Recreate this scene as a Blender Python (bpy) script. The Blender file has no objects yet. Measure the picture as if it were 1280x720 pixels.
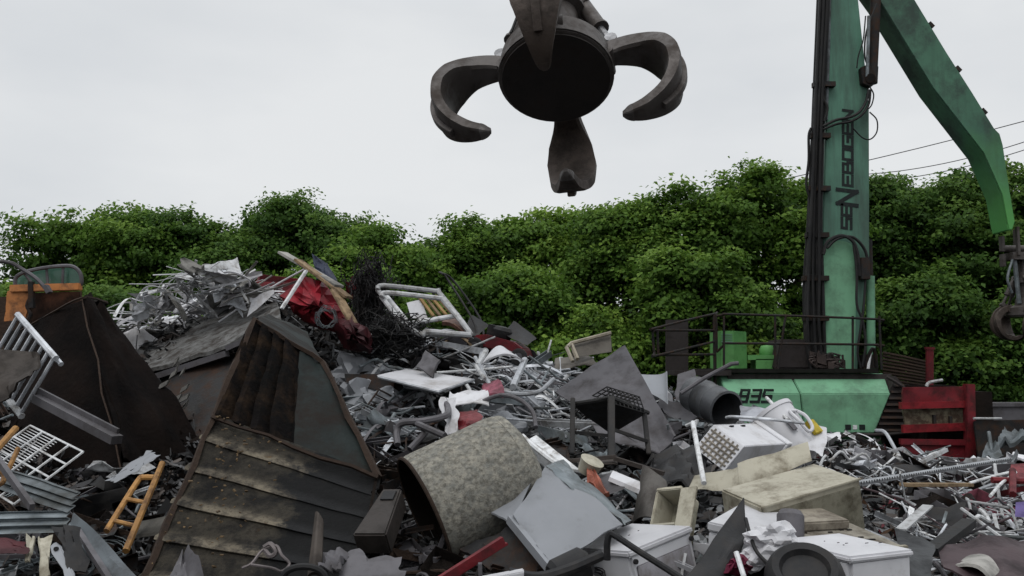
import bpy, bmesh, math, random
import numpy as np
from mathutils import Vector, Matrix, Euler, noise as mnoise
R = math.radians
random.seed(7)
scene = bpy.context.scene
COL = scene.collection

# ------------------------------------------------------------------ camera
CAM = Vector((0, 0, 3.0)); F = 1108.0; PITCH = math.atan(100 / F)
cp_, sp_ = math.cos(PITCH), math.sin(PITCH)
def ray(px, py):
    x = (px - 640) / F; u = (360 - py) / F
    return Vector((x, cp_ - sp_ * u, sp_ + cp_ * u))
def P(px, py, Y):
    r = ray(px, py); return CAM + r * (Y / r.y)
def W(px, py, Y=17.0): return P(px, py, Y)
cd = bpy.data.cameras.new('camera'); co = bpy.data.objects.new('camera', cd); COL.objects.link(co)
co.location = CAM; co.rotation_euler = (math.pi / 2 + PITCH, 0, 0)
cd.sensor_width = 36; cd.lens = 36 * F / 1280; cd.clip_start = 0.05; cd.clip_end = 2000
scene.camera = co

# ------------------------------------------------------------------ materials
MATS = {}
def lk(nt, a, b): nt.links.new(a, b)
def mat(name, c1, c2=None, rough=0.6, metal=0.0, scale=4.0, dirt=None, damt=0.35, dscale=2.0, bump=0.15, bscale=30.0, rnd=0.25, spec=0.2, streak=False, lo=0.35, hi=0.65, chips=0):
    """painted or bare metal: two-tone noise, a dirt or rust layer, per-object brightness, small bump"""
    if name in MATS: return MATS[name]
    m = bpy.data.materials.new(name); m.use_nodes = True; nt = m.node_tree; N = nt.nodes
    b = N['Principled BSDF']; tc = N.new('ShaderNodeTexCoord')
    c2 = c2 or tuple(v * 0.7 for v in c1); dirt = dirt or tuple(v * 0.25 for v in c1)
    def nz(sc, det=6, rg=0.6, vec=None):
        n = N.new('ShaderNodeTexNoise'); n.inputs['Scale'].default_value = sc; n.inputs['Detail'].default_value = det; n.inputs['Roughness'].default_value = rg
        lk(nt, vec or tc.outputs['Object'], n.inputs['Vector']); return n
    def ramp(src, a, b_):
        r = N.new('ShaderNodeMapRange'); r.inputs['From Min'].default_value = a; r.inputs['From Max'].default_value = b_; lk(nt, src, r.inputs['Value']); return r
    def mix(fac, A, B, mode='MIX'):
        x = N.new('ShaderNodeMix'); x.data_type = 'RGBA'; x.blend_type = mode
        if hasattr(fac, 'links') or hasattr(fac, 'node'): lk(nt, fac, x.inputs['Factor'])
        else: x.inputs['Factor'].default_value = fac
        for s, v in ((x.inputs[6], A), (x.inputs[7], B)):
            if isinstance(v, tuple): s.default_value = (*v, 1)
            else: lk(nt, v, s)
        return x.outputs[2]
    n1 = nz(scale); r1 = ramp(n1.outputs['Fac'], lo, hi)
    col = mix(r1.outputs['Result'], c1, c2)
    vec = None
    if streak:
        mp = N.new('ShaderNodeMapping'); mp.inputs['Scale'].default_value = (1, 1, 0.12); lk(nt, tc.outputs['Object'], mp.inputs['Vector']); vec = mp.outputs['Vector']
    n2 = nz(dscale, 10, 0.72, vec); t = 0.62 - 0.3 * damt
    r2 = ramp(n2.outputs['Fac'], t - 0.05, t + 0.12)
    mu = N.new('ShaderNodeMath'); mu.operation = 'MULTIPLY'; mu.inputs[1].default_value = min(1, 0.45 + damt); lk(nt, r2.outputs['Result'], mu.inputs[0])
    col = mix(mu.outputs[0], col, dirt)
    if chips:   # paint knocked off down to brown primer and rust
        n4 = nz(7, 12, 0.78); r4 = ramp(n4.outputs['Fac'], 0.645, 0.66); m4 = N.new('ShaderNodeMath'); m4.operation = 'MULTIPLY'; m4.inputs[1].default_value = chips; lk(nt, r4.outputs['Result'], m4.inputs[0]); col = mix(m4.outputs[0], col, (0.05, 0.036, 0.026))
        mp2 = N.new('ShaderNodeMapping'); mp2.inputs['Scale'].default_value = (6, 6, 0.35); lk(nt, tc.outputs['Object'], mp2.inputs['Vector']); n5 = nz(1.0, 4, 0.6, mp2.outputs['Vector']); r5 = ramp(n5.outputs['Fac'], 0.56, 0.72); m5 = N.new('ShaderNodeMath'); m5.operation = 'MULTIPLY'; m5.inputs[1].default_value = 0.45; lk(nt, r5.outputs['Result'], m5.inputs[0]); col = mix(m5.outputs[0], col, dirt)
    oi = N.new('ShaderNodeObjectInfo'); rr = N.new('ShaderNodeMapRange'); rr.inputs['To Min'].default_value = 1 - rnd; rr.inputs['To Max'].default_value = 1 + rnd * 0.6
    lk(nt, oi.outputs['Random'], rr.inputs['Value'])
    hv = N.new('ShaderNodeHueSaturation'); lk(nt, rr.outputs['Result'], hv.inputs['Value']); lk(nt, col, hv.inputs['Color'])
    lk(nt, hv.outputs['Color'], b.inputs['Base Color'])
    rm = N.new('ShaderNodeMath'); rm.operation = 'MULTIPLY_ADD'; rm.inputs[1].default_value = 0.3; rm.inputs[2].default_value = rough
    rm.use_clamp = True; lk(nt, mu.outputs[0], rm.inputs[0]); lk(nt, rm.outputs[0], b.inputs['Roughness'])
    if metal:
        mm = N.new('ShaderNodeMath'); mm.operation = 'MULTIPLY_ADD'; mm.inputs[1].default_value = -metal; mm.inputs[2].default_value = metal
        lk(nt, mu.outputs[0], mm.inputs[0]); lk(nt, mm.outputs[0], b.inputs['Metallic'])
    b.inputs['Specular IOR Level'].default_value = spec
    n3 = nz(bscale, 4, 0.6); bp = N.new('ShaderNodeBump'); bp.inputs['Strength'].default_value = bump; bp.inputs['Distance'].default_value = 0.02
    ad = N.new('ShaderNodeMath'); ad.operation = 'ADD'; lk(nt, n3.outputs['Fac'], ad.inputs[0]); lk(nt, n2.outputs['Fac'], ad.inputs[1])
    lk(nt, ad.outputs[0], bp.inputs['Height']); lk(nt, bp.outputs['Normal'], b.inputs['Normal'])
    MATS[name] = m; return m

rustd = (0.045, 0.024, 0.015)
M_ALU = mat('dull_aluminium', (0.52, 0.54, 0.57), (0.36, 0.375, 0.40), 0.42, 0.25, 5, (0.12, 0.115, 0.11), 0.3, 6, 0.12, rnd=0.5)
M_GALV = mat('galvanised_steel', (0.20, 0.225, 0.24), (0.11, 0.13, 0.14), 0.45, 0.35, 7, (0.06, 0.06, 0.055), 0.4, 3, 0.1, rnd=0.3)
M_WHITE = mat('chipped_white_enamel', (0.55, 0.55, 0.57), (0.45, 0.45, 0.47), 0.38, 0, 3, (0.20, 0.175, 0.15), 0.22, 2.2, 0.05, rnd=0.15)
M_WTUBE = mat('grimy_white_tube_paint', (0.62, 0.63, 0.64), (0.44, 0.45, 0.46), 0.5, 0, 6, (0.15, 0.13, 0.11), 0.32, 9, 0.1, rnd=0.45)
M_CREAM = mat('yellowed_cream_enamel', (0.41, 0.385, 0.31), (0.33, 0.31, 0.245), 0.5, 0, 2.5, (0.11, 0.09, 0.06), 0.35, 4, 0.06, rnd=0.12)
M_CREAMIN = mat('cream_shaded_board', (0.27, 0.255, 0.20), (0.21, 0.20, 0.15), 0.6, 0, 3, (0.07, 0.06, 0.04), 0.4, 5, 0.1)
M_GREY = mat('dull_grey_sheet_steel', (0.115, 0.11, 0.118), (0.085, 0.082, 0.09), 0.5, 0.15, 2, (0.05, 0.045, 0.045), 0.35, 3, 0.06, rnd=0.15)
M_SILVER = mat('dented_silver_sheet', (0.25, 0.26, 0.28), (0.22, 0.23, 0.245), 0.5, 0.15, 2, (0.13, 0.13, 0.13), 0.05, 5, 0.03, rnd=0.12)
M_DARK = mat('grimy_dark_steel', (0.014, 0.014, 0.015), (0.026, 0.025, 0.024), 0.6, 0.2, 4, rustd, 0.4, 5, 0.3, rnd=0.4)
M_BLACK = mat('black_plastic', (0.010, 0.010, 0.011), (0.018, 0.018, 0.019), 0.5, 0, 4, (0.035, 0.032, 0.03), 0.35, 5, 0.15, rnd=0.3)
M_RUST = mat('dark_rust', (0.006, 0.005, 0.0045), (0.013, 0.009, 0.007), 0.9, 0, 3, (0.010, 0.008, 0.007), 0.45, 4, 0.6, 22, rnd=0.25, spec=0.12)
M_RUSTP = mat('flaking_rust_plate', (0.0035, 0.003, 0.003), (0.009, 0.006, 0.005), 0.9, 0, 2.2, (0.020, 0.016, 0.013), 0.02, 7, 0.7, 18, rnd=0.1, spec=0.05)
M_RUSTB = mat('brown_rust', (0.034, 0.023, 0.017), (0.055, 0.034, 0.023), 0.85, 0, 5, (0.03, 0.022, 0.018), 0.5, 5, 0.5, 25, rnd=0.3)
M_BINDIRT = mat('dirt_caked_rust', (0.040, 0.034, 0.028), (0.085, 0.068, 0.045), 0.9, 0, 5, (0.014, 0.011, 0.009), 0.6, 5.5, 1.0, 26, rnd=0.05, spec=0.15)
M_BINBLK = mat('black_bitumen_steel', (0.006, 0.0065, 0.007), (0.011, 0.011, 0.012), 0.65, 0, 3, (0.02, 0.017, 0.014), 0.25, 5, 0.3, rnd=0.05, spec=0.2)
M_TEAL = mat('scuffed_grey_green_paint', (0.012, 0.019, 0.018), (0.006, 0.009, 0.0085), 0.7, 0, 2, (0.016, 0.012, 0.010), 0.45, 2.5, 0.2, rnd=0.1)
M_RED = mat('faded_red_paint', (0.16, 0.016, 0.02), (0.11, 0.012, 0.018), 0.45, 0, 3, (0.04, 0.012, 0.012), 0.4, 4, 0.12, rnd=0.25)
M_PINK = mat('dusty_pink_plastic', (0.25, 0.06, 0.09), (0.18, 0.045, 0.07), 0.5, 0, 3, (0.07, 0.03, 0.035), 0.4, 5, 0.1)
M_PURPLE = mat('purple_plastic', (0.09, 0.06, 0.2), None, 0.5)
M_BLUE = mat('dark_blue_tarp', (0.02, 0.028, 0.055), (0.035, 0.045, 0.075), 0.6, 0, 4, (0.02, 0.02, 0.022), 0.3, 5, 0.3)
M_YEL = mat('worn_orange_yellow_paint', (0.36, 0.19, 0.06), (0.26, 0.135, 0.045), 0.5, 0, 4, (0.09, 0.05, 0.03), 0.4, 10, 0.1)
M_ORANGE = mat('sun_bleached_orange_paint', (0.48, 0.20, 0.075), (0.40, 0.155, 0.05), 0.55, 0, 3, (0.08, 0.045, 0.03), 0.35, 4, 0.1)
M_WOOD = mat('weathered_wood', (0.28, 0.20, 0.12), (0.19, 0.135, 0.08), 0.8, 0, 6, (0.07, 0.05, 0.035), 0.4, 8, 0.3, rnd=0.3)
M_TANK = mat('mottled_flaking_tank_shell', (0.36, 0.34, 0.285), (0.21, 0.21, 0.19), 0.8, 0, 22, (0.12, 0.112, 0.095), 0.42, 30, 0.5, 40, lo=0.36, hi=0.64, spec=0.2)
M_GREEN = mat('machine_green_paint', (0.165, 0.365, 0.225), (0.135, 0.295, 0.18), 0.45, 0, 1.2, (0.085, 0.16, 0.105), 0.3, 1.6, 0.04, rnd=0.03, chips=.8)
M_BOOM = mat('boom_green_paint', (0.098, 0.228, 0.162), (0.074, 0.168, 0.122), 0.45, 0, 1.6, (0.055, 0.085, 0.07), 0.4, 1.4, 0.05, rnd=0.03, streak=True, chips=.8)
M_LIME = mat('lime_green_paint', (0.12, 0.32, 0.10), (0.09, 0.25, 0.08), 0.45, 0, 1.2, (0.04, 0.12, 0.03), 0.3, 2.6, 0.05, rnd=0.03)
M_GUND = mat('dark_green_underside', (0.026, 0.060, 0.034), (0.02, 0.042, 0.026), 0.6, 0, 2, (0.035, 0.035, 0.02), 0.4, 2, 0.1, rnd=0.03)  # darker green for the lower face of the stick
M_GRAP = mat('worn_cast_steel', (0.098, 0.088, 0.083), (0.068, 0.061, 0.058), 0.48, 0.35, 3, (0.045, 0.034, 0.027), 0.35, 3, 0.22, 18, rnd=0.1)
M_GRAPD = mat('scraped_black_steel', (0.024, 0.021, 0.020), (0.034, 0.029, 0.027), 0.7, 0.1, 3, (0.03, 0.022, 0.018), 0.2, 3, 0.3, 18, rnd=0.1)
M_GRAPB = mat('muddy_brown_steel', (0.085, 0.066, 0.055), (0.058, 0.047, 0.041), 0.55, 0.2, 3, (0.03, 0.024, 0.02), 0.4, 3, 0.3, 18, rnd=0.1)
M_TIP = mat('bright_worn_steel_edge', (0.16, 0.15, 0.145), (0.09, 0.082, 0.078), 0.5, 0.4, 8, (0.05, 0.042, 0.038), 0.4, 6, 0.3, 20, rnd=0.1)
M_RUBBER = mat('black_rubber_hose', (0.012, 0.012, 0.013), (0.02, 0.02, 0.02), 0.55, 0, 4, (0.03, 0.028, 0.026), 0.3, 5, 0.05, rnd=0.4)
M_CHROME = mat('hydraulic_rod_steel', (0.35, 0.35, 0.36), None, 0.3, 0.7, 4)
M_BRACK = mat('dark_brown_deck_steel', (0.030, 0.025, 0.025), (0.042, 0.036, 0.034), 0.7, 0, 3, (0.02, 0.017, 0.016), 0.4, 3, 0.2)
M_LETTER = mat('black_lettering_paint', (0.012, 0.016, 0.016), None, 0.5, 0, 4, (0.03, 0.07, 0.05), 0.1, 6, 0.02, rnd=0)
M_CLEAR = mat('cloudy_clear_plastic', (0.30, 0.31, 0.34), (0.24, 0.25, 0.28), 0.3, 0, 3, (0.14, 0.14, 0.15), 0.3, 4, 0.1)
M_TERRA = mat('terracotta_plastic', (0.30, 0.09, 0.055), (0.22, 0.07, 0.045), 0.5, 0, 3, (0.09, 0.04, 0.03), 0.4, 5, 0.1)
M_FLESH = mat('pinkish_brown_plastic', (0.26, 0.14, 0.10), (0.2, 0.1, 0.075), 0.5)
M_YPLAST = mat('bright_yellow_label', (0.50, 0.38, 0.04), None, 0.5)
M_BARK = mat('grey_brown_bark', (0.045, 0.038, 0.028), (0.075, 0.065, 0.05), 0.9, 0, 6, None, 0.4, 8, 0.8, 20)
M_GROUND = mat('oily_packed_dirt', (0.055, 0.05, 0.043), (0.08, 0.073, 0.062), 0.9, 0, 0.5, (0.03, 0.027, 0.024), 0.4, 0.7, 0.5, 12, rnd=0)
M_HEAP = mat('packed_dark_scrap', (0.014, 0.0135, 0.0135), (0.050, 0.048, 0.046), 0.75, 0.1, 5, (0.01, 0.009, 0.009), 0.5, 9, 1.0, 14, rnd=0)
M_STONE = mat('weathered_concrete', (0.30, 0.29, 0.27), (0.22, 0.215, 0.2), 0.85, 0, 2, None, 0.4, 2, 0.2)

def glassmat():
    m = bpy.data.materials.new('green_tinted_glass'); m.use_nodes = True; b = m.node_tree.nodes['Principled BSDF']
    n = m.node_tree.nodes.new('ShaderNodeTexNoise'); n.inputs['Scale'].default_value = 3
    r = m.node_tree.nodes.new('ShaderNodeMapRange'); r.inputs['To Min'].default_value = 0.08; r.inputs['To Max'].default_value = 0.35
    m.node_tree.links.new(n.outputs['Fac'], r.inputs['Value']); m.node_tree.links.new(r.outputs['Result'], b.inputs['Roughness'])
    b.inputs['Base Color'].default_value = (0.07, 0.16, 0.12, 1); b.inputs['Alpha'].default_value = 0.8; return m
M_GLASS = glassmat()
def leafmat(name, ca, cb, cc):
    m = bpy.data.materials.new(name); m.use_nodes = True; nt = m.node_tree; N = nt.nodes; b = N['Principled BSDF']
    g = N.new('ShaderNodeNewGeometry'); rp = N.new('ShaderNodeValToRGB'); e = rp.color_ramp.elements
    e[0].color = (*ca, 1); e[1].color = (*cc, 1); x = e.new(0.55); x.color = (*cb, 1)
    tc = N.new('ShaderNodeTexCoord'); nz = N.new('ShaderNodeTexNoise'); nz.inputs['Scale'].default_value = 0.55; nz.inputs['Detail'].default_value = 3
    lk(nt, tc.outputs['Object'], nz.inputs['Vector'])
    mr = N.new('ShaderNodeMapRange'); mr.inputs['From Min'].default_value = 0.3; mr.inputs['From Max'].default_value = 0.7; lk(nt, nz.outputs['Fac'], mr.inputs['Value'])
    ml = N.new('ShaderNodeMath'); ml.operation = 'MULTIPLY'; ml.inputs[1].default_value = 0.40; lk(nt, g.outputs['Random Per Island'], ml.inputs[0])
    ma = N.new('ShaderNodeMath'); ma.operation = 'MULTIPLY_ADD'; ma.inputs[1].default_value = 0.30; lk(nt, mr.outputs['Result'], ma.inputs[0]); lk(nt, ml.outputs[0], ma.inputs[2])
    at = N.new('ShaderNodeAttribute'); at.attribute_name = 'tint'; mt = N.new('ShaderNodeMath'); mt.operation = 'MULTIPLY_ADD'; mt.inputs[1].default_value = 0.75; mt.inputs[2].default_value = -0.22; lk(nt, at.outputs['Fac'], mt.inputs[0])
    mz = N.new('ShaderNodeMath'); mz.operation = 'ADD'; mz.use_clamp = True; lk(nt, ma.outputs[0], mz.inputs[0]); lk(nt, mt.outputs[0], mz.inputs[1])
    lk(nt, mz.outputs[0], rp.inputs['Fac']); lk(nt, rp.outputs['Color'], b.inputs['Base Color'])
    b.inputs['Roughness'].default_value = 0.6; b.inputs['Specular IOR Level'].default_value = 0.15
    tr = N.new('ShaderNodeBsdfTranslucent'); lk(nt, rp.outputs['Color'], tr.inputs['Color'])
    mx = N.new('ShaderNodeMixShader'); mx.inputs[0].default_value = 0.4
    lk(nt, b.outputs[0], mx.inputs[1]); lk(nt, tr.outputs[0], mx.inputs[2]); lk(nt, mx.outputs[0], N['Material Output'].inputs['Surface']); return m
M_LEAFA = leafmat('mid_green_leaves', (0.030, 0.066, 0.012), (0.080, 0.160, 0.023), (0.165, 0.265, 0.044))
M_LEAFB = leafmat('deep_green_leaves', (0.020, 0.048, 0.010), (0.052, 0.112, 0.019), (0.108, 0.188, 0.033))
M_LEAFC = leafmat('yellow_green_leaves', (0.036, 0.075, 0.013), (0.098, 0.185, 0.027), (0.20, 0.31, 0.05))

# ------------------------------------------------------------------ mesh building
def catmull(pts, n=6):
    pts = [Vector(p) for p in pts]; out = []
    q = [pts[0] * 2 - pts[1]] + pts + [pts[-1] * 2 - pts[-2]]
    for i in range(1, len(q) - 2):
        a, b, c, d = q[i - 1], q[i], q[i + 1], q[i + 2]
        for k in range(n):
            t = k / n
            out.append(0.5 * ((2 * b) + (c - a) * t + (2 * a - 5 * b + 4 * c - d) * t * t + (3 * b - a - 3 * c + d) * t ** 3))
    out.append(pts[-1]); return out
def lerp(a, b, t): return a + (b - a) * t
def perp(v):
    v = v.normalized(); a = Vector((0, 0, 1)) if abs(v.z) < 0.9 else Vector((1, 0, 0))
    x = v.cross(a).normalized(); return x, v.cross(x).normalized()
class MB:
    def __init__(s): s.v = []; s.f = []
    def add(s, vs, fs):
        o = len(s.v); s.v += [tuple(v) for v in vs]; s.f += [tuple(i + o for i in f) for f in fs]; return s
    def hexa(s, c):   # 8 corners: bottom 4, top 4
        return s.add(c, [(3, 2, 1, 0), (4, 5, 6, 7), (0, 1, 5, 4), (1, 2, 6, 5), (2, 3, 7, 6), (3, 0, 4, 7)])
    def box(s, c, a, b, d):   # centre and three half vectors
        c, a, b, d = Vector(c), Vector(a), Vector(b), Vector(d)
        return s.hexa([c - a - b - d, c + a - b - d, c + a + b - d, c - a + b - d, c - a - b + d, c + a - b + d, c + a + b + d, c - a + b + d])
    def bar(s, a, b, w, h, up=None, twist=0):    # rectangular bar between two points
        a, b = Vector(a), Vector(b); d = b - a; x, y = perp(d)
        if up is not None:
            y = Vector(up); y = (y - d * (y.dot(d) / d.length_squared)).normalized(); x = d.normalized().cross(y)
        return s.box((a + b) / 2, x * w / 2, y * h / 2, d / 2)
    def tube(s, pts, r, n=8, cap=True, closed=False):
        pts = [Vector(p) for p in pts]; m = len(pts); rs = r if isinstance(r, (list, tuple)) else [r] * m
        t0 = (pts[1] - pts[0]); x, y = perp(t0); vs = []; fs = []
        for i, p in enumerate(pts):
            if closed: t = pts[(i + 1) % m] - pts[i - 1]
            else: t = pts[min(i + 1, m - 1)] - pts[max(i - 1, 0)]
            if t.length < 1e-9: t = t0
            t = t.normalized(); x = (x - t * x.dot(t))
            x = x.normalized() if x.length > 1e-6 else perp(t)[0]; y = t.cross(x)
            for k in range(n):
                a = 2 * math.pi * k / n; vs.append(p + (x * math.cos(a) + y * math.sin(a)) * rs[i])
        for i in range(m if closed else m - 1):
            j = (i + 1) % m
            for k in range(n): fs.append((i * n + k, i * n + (k + 1) % n, j * n + (k + 1) % n, j * n + k))
        if cap and not closed: fs.append(tuple(range(n - 1, -1, -1))); fs.append(tuple((m - 1) * n + k for k in range(n)))
        return s.add(vs, fs)
    def pipe(s, a, b, ro, ri, n=20):   # hollow pipe
        a, b = Vector(a), Vector(b); x, y = perp(b - a); vs = []; fs = []
        for p, r in ((a, ro), (b, ro), (b, ri), (a, ri)):
            for k in range(n):
                t = 2 * math.pi * k / n; vs.append(p + (x * math.cos(t) + y * math.sin(t)) * r)
        for q in range(4):
            for k in range(n): fs.append((q * n + k, q * n + (k + 1) % n, ((q + 1) % 4) * n + (k + 1) % n, ((q + 1) % 4) * n + k))
        return s.add(vs, fs)
    def lathe(s, prof, o, ax, n=24, cap0=True, cap1=True, jit=0, seed=0):
        o = Vector(o); ax = Vector(ax).normalized(); x, y = perp(ax); vs = []; fs = []; m = len(prof); rg = random.Random(seed)
        ph = [rg.uniform(0, 6.28) for _ in range(4)]
        for r, z in prof:
            for k in range(n):
                t = 2 * math.pi * k / n; rr = r * (1 + jit * (math.sin(2 * t + ph[0]) + 0.5 * math.sin(5 * t + ph[1] + z * 4) + 0.4 * math.sin(3 * t + ph[2] - z * 7)))
                vs.append(o + ax * z + (x * math.cos(t) + y * math.sin(t)) * rr)
        for i in range(m - 1):
            for k in range(n): fs.append((i * n + k, i * n + (k + 1) % n, (i + 1) * n + (k + 1) % n, (i + 1) * n + k))
        if cap0: fs.append(tuple(range(n - 1, -1, -1)))
        if cap1: fs.append(tuple((m - 1) * n + k for k in range(n)))
        return s.add(vs, fs)
    def patch(s, c00, c10, c11, c01, nu=8, nv=8, th=0.01, fn=None, nrm=None):
        """bilinear sheet with thickness; fn(u, v) lifts it along its normal"""
        c00, c10, c11, c01 = map(Vector, (c00, c10, c11, c01))
        n = nrm or ((c10 - c00).cross(c01 - c00) + (c11 - c10).cross(c11 - c01))
        n = Vector(n).normalized(); vs = []; fs = []; w = nu + 1; K = w * (nv + 1)
        for side in (0, 1):
            for j in range(nv + 1):
                for i in range(w):
                    u, v = i / nu, j / nv
                    p = lerp(lerp(c00, c10, u), lerp(c01, c11, u), v)
                    vs.append(p + n * ((fn(u, v) if fn else 0) - side * th))
        for j in range(nv):
            for i in range(nu):
                a = j * w + i; fs.append((a, a + 1, a + w + 1, a + w)); fs.append((K + a + w, K + a + w + 1, K + a + 1, K + a))
        for i in range(nu):
            a = i; b = nv * w + i; fs.append((K + a, K + a + 1, a + 1, a)); fs.append((b, b + 1, K + b + 1, K + b))
        for j in range(nv):
            a = j * w; b = j * w + nu; fs.append((a, a + w, K + a + w, K + a)); fs.append((K + b, K + b + w, b + w, b))
        return s.add(vs, fs)
    def prism(s, poly, ext):    # planar polygon swept along a vector
        poly = [Vector(p) for p in poly]; e = Vector(ext); n = len(poly)
        return s.add(poly + [p + e for p in poly], [tuple(range(n - 1, -1, -1)), tuple(range(n, 2 * n))] + [(i, (i + 1) % n, n + (i + 1) % n, n + i) for i in range(n)])
    def sweep(s, pts, side, ws, ths, up):  # rectangular section along a planar path
        vs = []; fs = []; m = len(pts)
        for i, p in enumerate(pts):
            t = (pts[min(i + 1, m - 1)] - pts[max(i - 1, 0)]).normalized(); o = side.cross(t).normalized()
            w, h = ws[i] / 2, ths[i] / 2
            q = 0.78
            for a, b in ((-1, -q), (-q, -1), (q, -1), (1, -q), (1, q), (q, 1), (-q, 1), (-1, q)):
                vs.append(p + side * (a * w) + o * (b * h))
        n = 8
        for i in range(m - 1):
            for k in range(n): fs.append((i * n + k, i * n + (k + 1) % n, (i + 1) * n + (k + 1) % n, (i + 1) * n + k))
        fs.append(tuple(range(n - 1, -1, -1))); fs.append(tuple((m - 1) * n + k for k in range(n)))
        return s.add(vs, fs)
def dent(amp, fr, seed):
    o = Vector((seed * 3.17, seed * 1.7, seed * 0.9))
    return lambda u, v: amp * mnoise.noise(Vector((u * fr, v * fr, 0)) + o) + amp * 0.4 * mnoise.noise(Vector((u * fr * 2.3, v * fr * 2.3, 3)) + o)
def make_mesh(name, mb, m, off, bev=0, ang=32):
    me = bpy.data.meshes.new(name); me.from_pydata([(v[0] - off[0], v[1] - off[1], v[2] - off[2]) for v in mb.v], [], mb.f)
    bm = bmesh.new(); bm.from_mesh(me); bmesh.ops.recalc_face_normals(bm, faces=bm.faces)
    if bev:
        es = [e for e in bm.edges if len(e.link_faces) == 2 and e.calc_face_angle(0) > R(30)]
        try: bmesh.ops.bevel(bm, geom=es, offset=bev, segments=2, affect='EDGES', clamp_overlap=True)
        except Exception: pass
    bm.to_mesh(me); bm.free()
    me.polygons.foreach_set('use_smooth', [True] * len(me.polygons)); me.set_sharp_from_angle(angle=R(ang))
    me.materials.append(m); me.update(); return me
def tag(o, label=None, cat=None, group=None, kind=None):
    for k, v in (('label', label), ('category', cat), ('group', group), ('kind', kind)):
        if v: o[k] = v
    return o
def part(name, mb, m, bev=0, kids=(), label=None, ang=32): return dict(name=name, mb=mb, m=m, bev=bev, kids=list(kids), label=label, ang=ang)
def thing(name, label, cat, parts, group=None, kind=None):
    """one thing: a single mesh, or an Empty at its base that parents its parts (and they their sub-parts)"""
    allv = []
    def walk(ps):
        for p in ps: allv.extend(p['mb'].v); walk(p['kids'])
    walk(parts); a = np.array(allv); lo, hi = a.min(0), a.max(0)
    off = ((lo[0] + hi[0]) / 2, (lo[1] + hi[1]) / 2, lo[2])
    def link(p, parent, nm):
        o = bpy.data.objects.new(nm, make_mesh(nm, p['mb'], p['m'], off, p['bev'], p['ang'])); COL.objects.link(o)
        if parent: o.parent = parent
        if p['label']: o['label'] = p['label']
        for k in p['kids']: link(k, o, k['name'])
        return o
    if len(parts) == 1 and parts[0]['name'] is None:
        root = link(parts[0], None, name)
    else:
        root = bpy.data.objects.new(name, None); COL.objects.link(root); root.empty_display_size = 0.1
        for p in parts: link(p, root, p['name'])
    root.location = off; return tag(root, label, cat, group, kind)
def one(name, label, cat, mb, m, bev=0, group=None, ang=32, kids=()): return thing(name, label, cat, [part(None, mb, m, bev, ang=ang, kids=kids)], group)
class Fr:   # frame from three corners: u along A-B, v along A-C made square, w their normal
    def __init__(s, A, B, C, depth, flip=1):
        s.A = Vector(A); s.u = Vector(B) - s.A; v = Vector(C) - s.A; L = v.length
        v = (v - s.u * (v.dot(s.u) / s.u.length_squared)).normalized(); s.v = v * L
        s.w = s.u.cross(s.v).normalized() * depth * flip
    def __call__(s, a, b, c): return s.A + s.u * a + s.v * b + s.w * c
    def block(s, mb, a0, a1, b0, b1, c0, c1):
        return mb.hexa([s(a0, b0, c0), s(a1, b0, c0), s(a1, b1, c0), s(a0, b1, c0), s(a0, b0, c1), s(a1, b0, c1), s(a1, b1, c1), s(a0, b1, c1)])

# ------------------------------------------------------------------ world: overcast daylight
SUN_EL, SUN_AZ = R(60), R(205)
w = bpy.data.worlds.new('World'); scene.world = w; w.use_nodes = True; nt = w.node_tree; N = nt.nodes
sky = N.new('ShaderNodeTexSky'); sky.sky_type = 'NISHITA'; sky.sun_disc = False; sky.sun_elevation = SUN_EL; sky.sun_rotation = SUN_AZ
sky.air_density = 1.0; sky.dust_density = 3.0
tc = N.new('ShaderNodeTexCoord'); mp = N.new('ShaderNodeMapping'); mp.inputs['Scale'].default_value = (1, 1, 2.6); lk(nt, tc.outputs['Generated'], mp.inputs['Vector'])
nz = N.new('ShaderNodeTexNoise'); nz.inputs['Scale'].default_value = 1.7; nz.inputs['Detail'].default_value = 5; nz.inputs['Roughness'].default_value = 0.5; lk(nt, mp.outputs['Vector'], nz.inputs['Vector'])
rp = N.new('ShaderNodeValToRGB'); e = rp.color_ramp.elements
e[0].position = 0.30; e[0].color = (6.0, 6.3, 6.65, 1); e[1].position = 0.68; e[1].color = (7.95, 8.1, 8.2, 1); lk(nt, nz.outputs['Fac'], rp.inputs['Fac'])
sx = N.new('ShaderNodeSeparateXYZ'); lk(nt, tc.outputs['Generated'], sx.inputs[0])
mr = N.new('ShaderNodeMapRange'); mr.inputs['From Min'].default_value = 0.38; mr.inputs['From Max'].default_value = 0.9; mr.inputs['To Min'].default_value = 1.02; mr.inputs['To Max'].default_value = 2.15
lk(nt, sx.outputs['Z'], mr.inputs['Value'])
vm = N.new('ShaderNodeVectorMath'); vm.operation = 'SCALE'; lk(nt, rp.outputs['Color'], vm.inputs[0]); lk(nt, mr.outputs['Result'], vm.inputs['Scale'])
bk_ = N.new('ShaderNodeMapRange'); bk_.inputs['From Min'].default_value = -0.8; bk_.inputs['From Max'].default_value = 0.25; bk_.inputs['To Min'].default_value = 1.0; bk_.inputs['To Max'].default_value = 1.0; lk(nt, sx.outputs['Y'], bk_.inputs['Value'])
vb = N.new('ShaderNodeVectorMath'); vb.operation = 'SCALE'; lk(nt, vm.outputs['Vector'], vb.inputs[0]); lk(nt, bk_.outputs['Result'], vb.inputs['Scale']); vm = vb
mx = N.new('ShaderNodeMix'); mx.data_type = 'RGBA'; mx.inputs['Factor'].default_value = 0.94; lk(nt, sky.outputs['Color'], mx.inputs[6]); lk(nt, vm.outputs['Vector'], mx.inputs[7])
lk(nt, mx.outputs[2], N['Background'].inputs['Color']); N['Background'].inputs['Strength'].default_value = 0.1
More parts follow.
